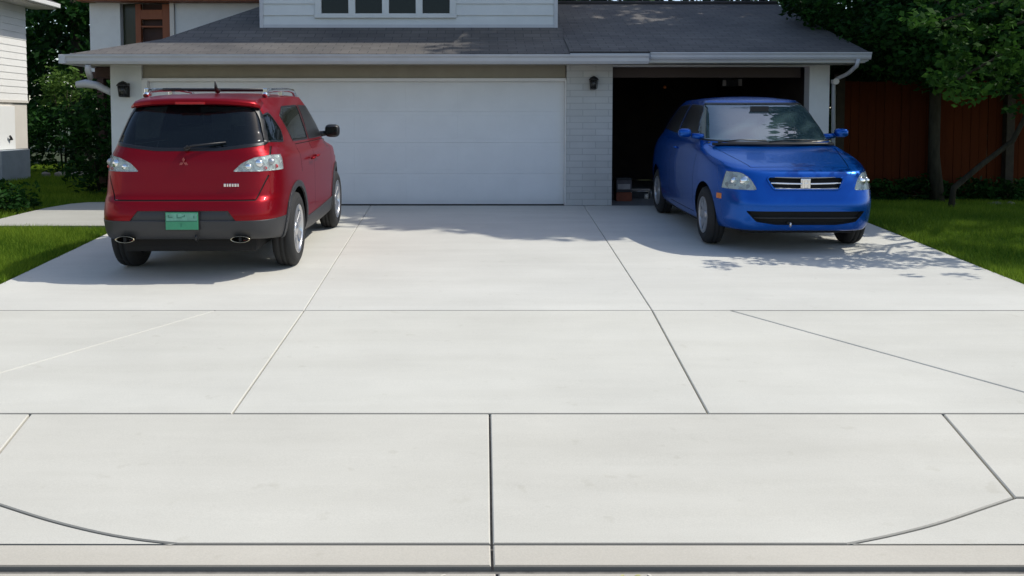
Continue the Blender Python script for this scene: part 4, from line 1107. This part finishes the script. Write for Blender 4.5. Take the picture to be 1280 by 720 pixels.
# ------------------------------------------------------------------ blue hatchback (nose towards the camera)
def build_blue():
    t = empty('parked_hatchback', (0, 0, 0), 0, 'bright blue small car with a slim chrome grille half inside the open garage bay', 'car')
    Lv = [
     (.26, .21, .235, .72, -1.95, 1.96, 4.2, 3.4, .04, .12),
     (.28, .22, .25, .81, -2.05, 2.07, 4.2, 3.4, .05, .13),
     (.38, .34, .34, .855, -2.12, 2.13, 4.2, 3.3, .06, .14),
     (.54, .54, .50, .872, -2.14, 2.150, 4.2, 3.3, .06, .145),
     (.66, .70, .62, .875, -2.12, 2.120, 4.2, 3.3, .06, .145),
     (.78, .82, .72, .868, -2.10, 2.085, 4.2, 3.2, .06, .15),
     (.92, .94, .84, .850, -2.05, 2.02, 4.2, 3.0, .07, .16),
     (1.00, 1.01, .885, .835, -1.98, 1.90, 4.2, 2.8, .08, .16),
     (1.06, 1.06, .985, .812, -1.92, 1.42, 4.0, 3.0, .09, .12),
     (1.11, 1.10, 1.065, .785, -1.86, 1.06, 4.0, 3.4, .10, .09),
     (1.30, 1.30, 1.30, .71, -1.68, .72, 4.0, 3.6, .10, .08),
     (1.48, 1.485, 1.50, .62, -1.42, .42, 4.0, 3.6, .10, .07),
     (1.555, 1.565, 1.565, .555, -1.28, .26, 3.8, 3.2, .10, .06)]
    bm = car_shell(Lv, tfk=0.62, nfa=3.2, crown=0.05); fr, side = skin(bm)
    ax = 1.31; wr = 0.315
    for s in (-1, 1):
        fs = carve(bm, circle(s*ax, wr + 0.015, 0.355), (1, 2), both); take(bm, fs, None, None, t)
    fw = lambda c, n: c.y > 0.1 and n.y > 0.12 and n.z > 0.15
    glaze(bm, round_poly([(-.80, 1.115), (-.35, 1.085), (.35, 1.085), (.80, 1.115), (.60, 1.54), (-.60, 1.54)], 0.04), (0, 2), fw, 'windscreen', M['windscreen'], t, band=0.018)
    glaze(bm, round_poly([(-.66, 1.18), (.66, 1.18), (.54, 1.53), (-.54, 1.53)], 0.05), (0, 2), rear, 'rear_window', M['glass_dark'], t, band=0.02)
    for sd_ in (right, left):
        glaze(bm, round_poly([(-.33, 1.145), (.90, 1.130), (.42, 1.42), (.24, 1.51), (-.33, 1.515)], 0.03), (1, 2), sd_, 'side_window', M['glass_side'], t, band=0.016)
        glaze(bm, round_poly([(-1.40, 1.18), (-.38, 1.145), (-.38, 1.515), (-1.02, 1.49)], 0.04), (1, 2), sd_, 'side_window', M['glass_side'], t, band=0.016)
    # head lamps wrapping onto the wings
    for s in (-1, 1):
        pts = [(.485, .665), (.54, .775), (.61, .832), (1.0, .850), (1.0, .660)]; pts = pts if s > 0 else mirror(pts)
        carve(bm, [(1.79, .6), (2.4, .6), (2.4, .92), (1.79, .92)], (1, 2), both)
        wrap = (lambda s: (lambda c, n: c.y > 1.79 and c.x*s > .3 and n.z < .93))(s)
        fs = carve(bm, round_poly(pts, .03, 3), (0, 2), wrap)
        hl = take(bm, fs, 'headlight', M['reflector'], t, off=-0.014, lens=M['lens'])
        for (lx, yy, rr) in ((.575, 0, .058), (.665, 0, .042)):
            b2 = bmesh.new(); bmesh.ops.create_uvsphere(b2, u_segments=20, v_segments=12, radius=rr)
            for f in b2.faces: f.smooth = True
            o = bm_obj('reflector', b2, M['chrome'], hl); o.location = (s*lx, fr(s*lx, .745) - .036, .745); o.scale = (1.1, .6, .95)
        b2 = bmesh.new(); bmesh.ops.create_uvsphere(b2, u_segments=14, v_segments=8, radius=.03)
        o = bm_obj('turn_signal', b2, M['lens_amber'], hl); o.location = (side(1.84, .71, s) - s*.045, 1.84, .71); o.scale = (.5, 1.0, .9)
        # amber side marker
        b2 = bmesh.new(); add_box(b2, -.012, .012, -.045, .045, -.03, .03, .01)
        o = bm_obj('side_marker', b2, M['lens_amber'], t); o.location = (side(1.755, .575, s), 1.755, .575); o.rotation_euler.z = s*R(17)
    # grille: dark opening with bars, chrome surround
    gp = round_poly([(-.385, .775), (-.325, .670), (.325, .670), (.385, .775), (.36, .795), (-.36, .795)], .03, 4)
    fs = carve(bm, gp, (0, 2), lambda c, n: c.y > 1.6 and n.z < .95); take(bm, fs, 'grille', M['under'], t, off=-0.03)
    front_y = lambda x, z: fr(x, z)
    gr = None
    b2 = bmesh.new(); loop = [(x, front_y(x, z) + .006, z) for x, z in gp]; add_tube(b2, loop + [loop[0]], .010, 6, caps=False)
    gr = bm_obj('grille_surround', b2, M['blue'], t)
    for (zz, hw, rr) in ((.727, .35, .010), (.676, .315, .009), (.787, .325, .006)):
        b2 = bmesh.new(); add_tube(b2, [(x, front_y(x, zz) + .004, zz + .012*(abs(x)/.4)**2) for x in np.linspace(-hw, hw, 13)], rr, 8)
        bm_obj('grille_bar', b2, M['chrome'] if rr > .009 else M['alloyd'], t)
    # square letter-like emblem: two uprights and a cross piece on a plinth
    b2 = bmesh.new(); y_ = .012 + front_y(0, .727)
    add_box(b2, -.042, -.018, y_-.01, y_+.012, .682, .772, .004); add_box(b2, .018, .042, y_-.01, y_+.012, .682, .772, .004); add_box(b2, -.02, .02, y_-.008, y_+.01, .716, .738, .003)
    add_box(b2, -.05, .05, y_-.02, y_-.008, .674, .780, .004)
    bm_obj('emblem', b2, M['chrome'], t)
    # lower intake, convex pieces left to right
    ip = round_poly([(-.60, .455), (-.50, .345), (-.30, .315), (.30, .315), (.50, .345), (.60, .455)], .02, 3)
    fs = carve(bm, ip, (0, 2), lambda c, n: c.y > 1.5); take(bm, fs, 'lower_intake', M['under'], t, off=-0.05)
    b2 = bmesh.new(); add_tube(b2, [(x, fr(x, .385) - .02, .385) for x in np.linspace(-.52, .52, 13)], .007, 6); bm_obj('intake_bar', b2, M['plastic'], t)
    tube('tow_hook', [(.17, 2.08, .335), (.17, 2.17, .335), (.17, 2.16, .30)], .010, M['alloy'], t, 6)
    for sd_ in (right, left):
        seams(bm, [((-.35, .34), (-.35, 1.14)), ((.86, .34), (.90, .95)), ((.90, .95), (.86, 1.12)), ((-.35, .30), (.86, .30))], (1, 2), sd_, t, .008)
    tp = lambda c, n: n.z > .6 and c.y > .8
    seams(bm, [((-.70, .95), (-.50, 1.90)), ((.70, .95), (.50, 1.90)), ((-.50, 1.90), (.50, 1.90))], (0, 1), tp, t, .008)
    seams(bm, [((-.56, .60), (.56, .60))], (0, 2), lambda c, n: c.y > 1.5 and False, t, .004)
    bm_obj('body', bm, M['blue'], t, angle='keep')
    # cowl and wipers
    b2 = bmesh.new(); add_tube(b2, [(x, 1.09 - .07*(abs(x)/.7)**2.5, 1.078) for x in np.linspace(-.68, .68, 15)], .020, 6); bm_obj('cowl', b2, M['trimblack'], t)
    for x0 in (-.45, .12):
        tube('wiper', [(x0 + .5, 1.05, 1.10), (x0 + .25, 1.02, 1.125), (x0 - .05, 1.02, 1.115)], .008, M['black'], t, 6)
    for s in (-1, 1):
        mirror_part(t, s*.91, .66, 1.19, s, M['blue'], (.66, .85, .66))
        b2 = bmesh.new(); add_tube(b2, [(s*.845, -.24, .98), (s*.868, -.20, .985), (s*.868, -.08, .985), (s*.845, -.04, .98)], .012, 8); bm_obj('door_handle', b2, M['blue'], t)
        for y_ in (-ax, ax): wheel(t, s*.752, y_, wr, .185, .20, s, 8, M['alloyd'], twin=False)
        fs_ = round_poly([(.55, .9), (.9, .9), (.9, 1.0), (.55, 1.0)], .02)
    b2 = bmesh.new(); add_box(b2, -.58, .58, -1.95, 1.92, .20, .78, .04); add_box(b2, -.80, .80, -.9, .9, .20, .85); bm_obj('underbody', b2, M['under'], t)
    cab = mat('cabin_dark_grey', (.05, .05, .05), .8)
    for (sx, sy) in ((-.34, .0), (.34, .0), (-.3, -.85), (.3, -.85)):
        b2 = bmesh.new(); add_box(b2, sx-.22, sx+.22, sy-.04, sy+.10, .8, 1.26, .04); add_box(b2, sx-.11, sx+.11, sy-.02, sy+.07, 1.26, 1.40, .03)
        bm_obj('seat', b2, cab, t)
    b2 = bmesh.new(); add_box(b2, -.7, .7, .55, .92, .9, 1.10, .03); bm_obj('dashboard', b2, cab, t)
    b2 = bmesh.new(); M4 = Matrix.Translation((-.34, .48, 1.06)) @ Matrix.Rotation(R(65), 4, 'X')
    add_tube(b2, [M4 @ Vector((.18*math.cos(a), .18*math.sin(a), 0)) for a in [2*math.pi*k/20 for k in range(21)]], .014, 6, caps=False); add_tube(b2, [M4 @ Vector((-.17, 0, 0)), M4 @ Vector((.17, 0, 0))], .02, 6)
    bm_obj('steering_wheel', b2, M['black'], t)
    b2 = bmesh.new(); add_box(b2, -.11, .11, .50, .52, 1.43, 1.50, .01); bm_obj('inner_mirror', b2, M['black'], t)
    return t

suv = build_suv()
Ysuv = -4.98 + 1.315
suv.location = (-2.705, Ysuv, gz(Ysuv)); suv.scale = (.965, 1, 1); suv.rotation_euler = (math.atan(SLOPE), 0, R(0.8))
blue = build_blue()
Yb = -3.62 + 1.31*1.05
blue.scale = (1.05, 1.05, 1.05); blue.location = (3.47, Yb, gz(Yb)); blue.rotation_euler = (-math.atan(SLOPE), 0, R(180 - 0.5))
# ================================================================== TREES AND PLANTS
def leaves_np(clusters, size, shape=0.42, droop=0.3):
    """clusters: list of (centre, radii, count). returns V, F(quads), tone"""
    Cs, Ts = [], []
    for c, rad, n, mean_tone in clusters:
        u = rng.normal(0, 1, (n, 3)); u /= np.linalg.norm(u, axis=1)[:, None]
        rr = rng.uniform(0.15, 1.0, n) ** 0.45
        Cs.append(np.array(c) + u * rr[:, None] * np.array(rad)); Ts.append(np.clip(rng.normal(mean_tone, 0.2, n), 0, 1))  # leaf tone scatters at random about the cluster's mean
    C = np.concatenate(Cs); T = np.concatenate(Ts); n = len(C)
    a = rng.normal(0, 1, (n, 3)); a[:, 2] = a[:, 2] * 0.5 - droop; a /= np.linalg.norm(a, axis=1)[:, None]
    b = rng.normal(0, 1, (n, 3)); b -= (b * a).sum(1)[:, None] * a; b /= np.linalg.norm(b, axis=1)[:, None]
    nn = np.cross(a, b); s = size * rng.uniform(0.6, 1.3, n)[:, None]
    V = np.empty((n*4, 3)); V[0::4] = C - a*s*0.5; V[1::4] = C + b*s*shape*0.5 + nn*s*0.08 + a*s*0.02; V[2::4] = C + a*s*0.55; V[3::4] = C - b*s*shape*0.5 + nn*s*0.08 + a*s*0.02
    return V, np.arange(n*4).reshape(n, 4), T
def blob_clusters(ells, per, rad, n_each):
    out = []
    for c, r, n in ells:
        u = rng.normal(0, 1, (n, 3)); u /= np.linalg.norm(u, axis=1)[:, None]
        rr = rng.uniform(0.25, 1.0, n) ** 0.5
        for p in np.array(c) + u * rr[:, None] * np.array(r):
            k = rng.uniform(0.6, 1.4); out.append((p, (rad*k, rad*k, rad*k*0.6), int(n_each*k), rng.uniform(0.2, 0.75)))
    return out
def tree(name, label, trunk_pts, trunk_r, ells, rad, n_each, size, m='leaf', group=None, cat='tree', branches=(), shape=0.45, wood=None):
    t = empty(name, trunk_pts[0], 0, label, cat, group)
    off = Vector(trunk_pts[0])
    bm = bmesh.new(); add_tube(bm, [Vector(p) - off for p in trunk_pts], trunk_r, 10)
    for bp, br in branches: add_tube(bm, [Vector(p) - off for p in bp], br, 7)
    # limbs towards the crown masses
    tip = Vector(trunk_pts[-1])
    for c, r, n in ells:
        e_ = Vector(c) + Vector((random.uniform(-.3, .3)*r[0], random.uniform(-.3, .3)*r[1], random.uniform(0, .3)*r[2]))
        mid = tip.lerp(e_, 0.5) + Vector((random.uniform(-.2, .2), random.uniform(-.2, .2), random.uniform(-.1, .3)))
        add_tube(bm, [tip - off, mid - off, e_ - off], [trunk_r[-1]*0.7, trunk_r[-1]*0.45, 0.015], 6)
    bm_obj('trunk', bm, wood or M['trunk'], t)
    V, F, T = leaves_np(blob_clusters(ells, 0, rad, n_each), size, shape)
    V -= np.array(off)
    np_mesh('crown', V, F, M[m], T, parent=t)
    return t
def bush(name, label, c, r, n, size, m='leafd', cat='shrub', group=None, n_each=34, rad=0.16):
    t = empty(name, (c[0], c[1], gz(c[1]) - 0.04), 0, label, cat, group); off = np.array(t.location)
    bm = bmesh.new()
    for k in range(6):
        a = random.uniform(0, 6.28); add_tube(bm, [(0.05*math.cos(a), 0.05*math.sin(a), 0), (r[0]*0.3*math.cos(a), r[1]*0.3*math.sin(a), c[2]*0.7), (r[0]*0.6*math.cos(a), r[1]*0.6*math.sin(a), c[2])], [0.02, 0.013, 0.006], 5)
    bm_obj('stem', bm, M['trunk'], t)
    V, F, T = leaves_np(blob_clusters([(c, r, n)], 0, rad, n_each), size, 0.45)
    V[:, 2] = np.maximum(V[:, 2], gz(c[1]) - 0.03)
    np_mesh('foliage', V - off, F, M[m], T, parent=t); return t
# right: tall tree whose crown shades the garage front and the bay, trunk standing by the fence
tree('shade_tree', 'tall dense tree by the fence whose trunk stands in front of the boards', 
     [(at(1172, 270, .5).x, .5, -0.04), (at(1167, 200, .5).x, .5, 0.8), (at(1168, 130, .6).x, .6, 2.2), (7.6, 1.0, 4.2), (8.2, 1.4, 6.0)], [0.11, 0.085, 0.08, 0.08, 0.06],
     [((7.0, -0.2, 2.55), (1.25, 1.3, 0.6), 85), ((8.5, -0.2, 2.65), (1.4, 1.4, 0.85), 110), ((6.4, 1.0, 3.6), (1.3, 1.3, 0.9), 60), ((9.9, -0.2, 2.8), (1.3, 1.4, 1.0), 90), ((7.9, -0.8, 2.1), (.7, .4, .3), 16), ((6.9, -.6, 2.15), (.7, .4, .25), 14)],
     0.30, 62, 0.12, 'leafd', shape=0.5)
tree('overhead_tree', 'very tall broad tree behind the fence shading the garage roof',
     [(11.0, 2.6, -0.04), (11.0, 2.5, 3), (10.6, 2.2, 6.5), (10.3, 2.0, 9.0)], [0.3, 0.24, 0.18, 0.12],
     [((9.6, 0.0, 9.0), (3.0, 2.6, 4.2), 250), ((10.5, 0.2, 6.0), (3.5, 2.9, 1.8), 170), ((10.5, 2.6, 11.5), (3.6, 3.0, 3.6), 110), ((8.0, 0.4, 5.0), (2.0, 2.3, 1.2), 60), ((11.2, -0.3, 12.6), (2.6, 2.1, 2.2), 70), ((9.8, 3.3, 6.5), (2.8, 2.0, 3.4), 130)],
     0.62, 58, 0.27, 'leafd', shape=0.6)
tree('leaning_tree', 'small leaning tree with pale sunlit leaves at the right edge',
     [(at(1188, 272, -.4).x, -.4, -0.05), (at(1192, 235, -.4).x, -.4, at(1192, 235, -.4).z), (at(1228, 205, -.4).x, -.4, at(1228, 205, -.4).z), (at(1266, 176, -.5).x, -.5, at(1266, 176, -.5).z), (at(1290, 130, -.6).x, -.6, at(1290, 130, -.6).z), (8.3, -1.6, 2.3), (7.7, -3.2, 2.9)], [0.05, 0.045, 0.04, 0.036, 0.034, .03, .03],
     [((6.9, -4.2, 3.05), (1.3, 1.2, 0.6), 60), ((5.35, -4.55, 2.15), (0.5, 0.45, 0.5), 30), ((5.0, -4.6, 1.72), (0.42, 0.3, 0.2), 11), ((5.75, -4.5, 1.8), (0.35, 0.4, 0.4), 14), ((4.7, -4.6, 2.35), (0.5, 0.45, 0.3), 10), ((7.2, -4.6, 2.0), (0.9, 0.7, 0.7), 24), ((9.2, -4.3, 3.2), (1.6, 1.5, 1.0), 190)],  # last clump lies out of view, added to shade the right lawn
     0.15, 30, 0.085, 'leaf', shape=0.6)
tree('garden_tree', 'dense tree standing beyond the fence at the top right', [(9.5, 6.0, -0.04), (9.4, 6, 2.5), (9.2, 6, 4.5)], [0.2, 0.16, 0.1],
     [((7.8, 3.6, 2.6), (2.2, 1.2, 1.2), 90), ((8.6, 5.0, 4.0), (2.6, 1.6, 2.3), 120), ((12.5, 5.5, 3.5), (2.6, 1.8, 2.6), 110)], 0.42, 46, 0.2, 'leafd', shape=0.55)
bush('hedge', 'dark hedge right behind the red brown fence', (9.0, 2.3, 1.1), (4.6, 0.5, 1.3), 170, 0.15, rad=0.3)
# the wood beyond the gardens, one mass
cl = [((rng.uniform(-34, 34), rng.uniform(24, 30), rng.uniform(0.3, 7.5)), (1.6, 1.0, 1.2), 60, rng.uniform(.1, .7)) for _ in range(420)]
V, F, T = leaves_np(cl, 0.45, 0.6)
V[:, 2] = np.maximum(V[:, 2], -0.04)
tag(np_mesh('distant_trees', V, F, M['leafd'], T), 'dark mass of far trees beyond the gardens', 'woodland', kind='stuff')
# small plants at the fence foot
bl = ['dark low shrub at the fence foot right behind the blue car', 'low shrub at the fence foot behind the tree trunk', 'low shrub between the leaning trunk and the last fence post', 'low shrub at the fence foot at the right edge of the photo']
for i, (pxx, w) in enumerate(((1105, .5), (1160, .45), (1215, .45), (1268, .5))):
    bush('fence_shrub', bl[i], (at(pxx, 250, 0.75).x, 0.75, 0.18 + 0.03*(i%2)), (w, 0.3, 0.2), 26, 0.09, group='low shrubs along the fence')
# left background: hedge and trees between the houses
bush('hedge', 'dark green hedge between the two houses', (-9.6, 8.6, 0.9), (2.6, 0.8, 1.0), 150, 0.14, rad=0.3)
bush('garden_shrub', 'dark shrub tucked under the wing left of the garage', (-6.85, 2.2, 0.85), (0.55, 0.7, 1.0), 60, 0.12, rad=0.26)
bush('garden_shrub', 'shrub with pale green sunlit leaves beside the neighbour house corner', (-11.0, 9.5, 2.15), (0.55, 0.5, 0.55), 34, 0.13, 'bright', rad=0.26, n_each=24)
bush('garden_shrub', 'round dark shrub on the lawn in front of the neighbour house', (at(-14, 240, -0.8).x, -0.8, 0.18), (0.75, 0.5, 0.26), 50, 0.08)
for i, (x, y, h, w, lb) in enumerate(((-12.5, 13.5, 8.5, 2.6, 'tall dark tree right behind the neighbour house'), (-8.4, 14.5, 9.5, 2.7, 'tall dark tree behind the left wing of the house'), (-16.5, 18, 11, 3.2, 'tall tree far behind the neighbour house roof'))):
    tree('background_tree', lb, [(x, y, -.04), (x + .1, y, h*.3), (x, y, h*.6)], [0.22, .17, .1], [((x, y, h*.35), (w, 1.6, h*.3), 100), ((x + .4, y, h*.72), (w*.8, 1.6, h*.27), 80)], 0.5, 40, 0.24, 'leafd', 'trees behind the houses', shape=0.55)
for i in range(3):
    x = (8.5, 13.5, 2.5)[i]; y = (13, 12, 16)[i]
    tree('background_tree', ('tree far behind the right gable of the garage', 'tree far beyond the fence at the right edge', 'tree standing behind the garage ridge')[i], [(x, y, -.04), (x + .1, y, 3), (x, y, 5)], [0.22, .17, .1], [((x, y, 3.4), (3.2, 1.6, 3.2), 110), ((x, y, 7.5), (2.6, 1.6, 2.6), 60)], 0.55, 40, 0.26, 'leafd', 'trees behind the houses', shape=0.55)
tree('unseen_shade_tree', 'unseen tall tree over the upper storey roof, added to shade the left lawn', [(-3.4, 9.2, -.04), (-3.3, 8.6, 3.5), (-3.1, 7.0, 7.0)], [.22, .17, .1],
     [((-3.0, 3.0, 9.4), (2.8, 1.7, 2.6), 120), ((-4.2, 9.5, 7.0), (1.6, 1.2, 2.0), 50)], 0.5, 42, 0.26, 'leafd', shape=0.6)  # crown out of view, added and shaped to shade the left lawn
# rocks edging the beds
def rock(loc, s, label):
    bm = bmesh.new(); bmesh.ops.create_icosphere(bm, subdivisions=3, radius=1.0)
    ph = [random.uniform(0, 6) for _ in range(6)]
    for v in bm.verts:
        d = 1 + 0.14*math.sin(3*v.co.x + ph[0]) + 0.12*math.sin(4*v.co.y + ph[1]) + 0.1*math.sin(5*v.co.z + ph[2]) + 0.05*math.sin(11*v.co.x + ph[3])
        v.co = Vector((v.co.x*s[0]*d, v.co.y*s[1]*d, v.co.z*s[2]*d))
    for f in bm.faces: f.smooth = True
    o = bm_obj('garden_rock', bm, M['stone']); o.location = loc; o.rotation_euler.z = random.uniform(0, 3)
    tag(o, label, 'rock', 'rocks edging the planting beds')
for (pxx, pyy, w, lb) in ((92, 208, .24, 'pale rock at the foot of the dark hedge'), (104, 211, .2, 'small pale rock right of the others below the hedge'), (76, 209, .18, 'small brown rock at the left below the hedge'), (58, 211, .15, 'smallest rock nearest the neighbour house corner')):
    d = at(pxx, pyy, 7.1); rock((d.x, d.y, 0.03), (w, w*.6, w*.45), lb)
for (pxx, lb) in ((1187, 'rock at the base of the leaning tree'), (1243, 'pale flat rock at the fence foot near the right edge'), (1262, 'pale flat rock nearest the right edge of the lawn')):
    d = at(pxx, 265, 0.2); rock((d.x, 0.2, -0.01), (.11, .09, .05), lb)
# mulch strip under the shrubs
bm = bmesh.new(); slab_poly(bm, [(5.35, -0.45), (11.5, -0.6), (11.5, 1.25), (5.35, 1.25)], lambda y: gz(y) - 0.028, 0.01)
tag(bm_obj('mulch_bed', bm, mat('bark_mulch', (0.03, 0.018, 0.012), 0.95, var=0.5, vscale=30, bump=1.0, bscale=60)), kind='structure')
# fallen leaves on the street by the open joint
def litter(px_, py_, col, label, rz):
    p = gnd(px_, py_); bm = bmesh.new()
    pts = [(-0.011, 0), (-0.004, 0.005), (0.006, 0.0055), (0.012, 0), (0.005, -0.005), (-0.004, -0.0045)]
    vs_ = [bm.verts.new((x, y, 0.001 + 0.05*abs(y)*4)) for x, y in pts]; c = bm.verts.new((0, 0, 0.0015))
    for i in range(6): bm.faces.new([c, vs_[i], vs_[(i+1)%6]])
    o = bm_obj('fallen_leaf', bm, mat('dry_leaf_' + str(len(bpy.data.materials)), col, 0.8)); o.location = (p.x, min(p.y, YD - 0.045), sz(0) + 0.002); o.rotation_euler.z = rz
    tag(o, label, 'leaf', 'fallen leaves along the gutter joint')
litter(554, 715, (0.6, 0.56, 0.46), 'pale dry leaf scrap on the street left of the centre joint', 0.4)
litter(812, 715, (0.62, 0.58, 0.48), 'pale dry leaf scrap right of two yellowish ones on the street', 2.0)
litter(797, 716, (0.42, 0.40, 0.16), 'yellow green leaf scrap next to the pale one on the street', 0.1)
litter(778, 717, (0.45, 0.42, 0.18), 'yellow green leaf scrap farthest left of its group on the street', 0.9)
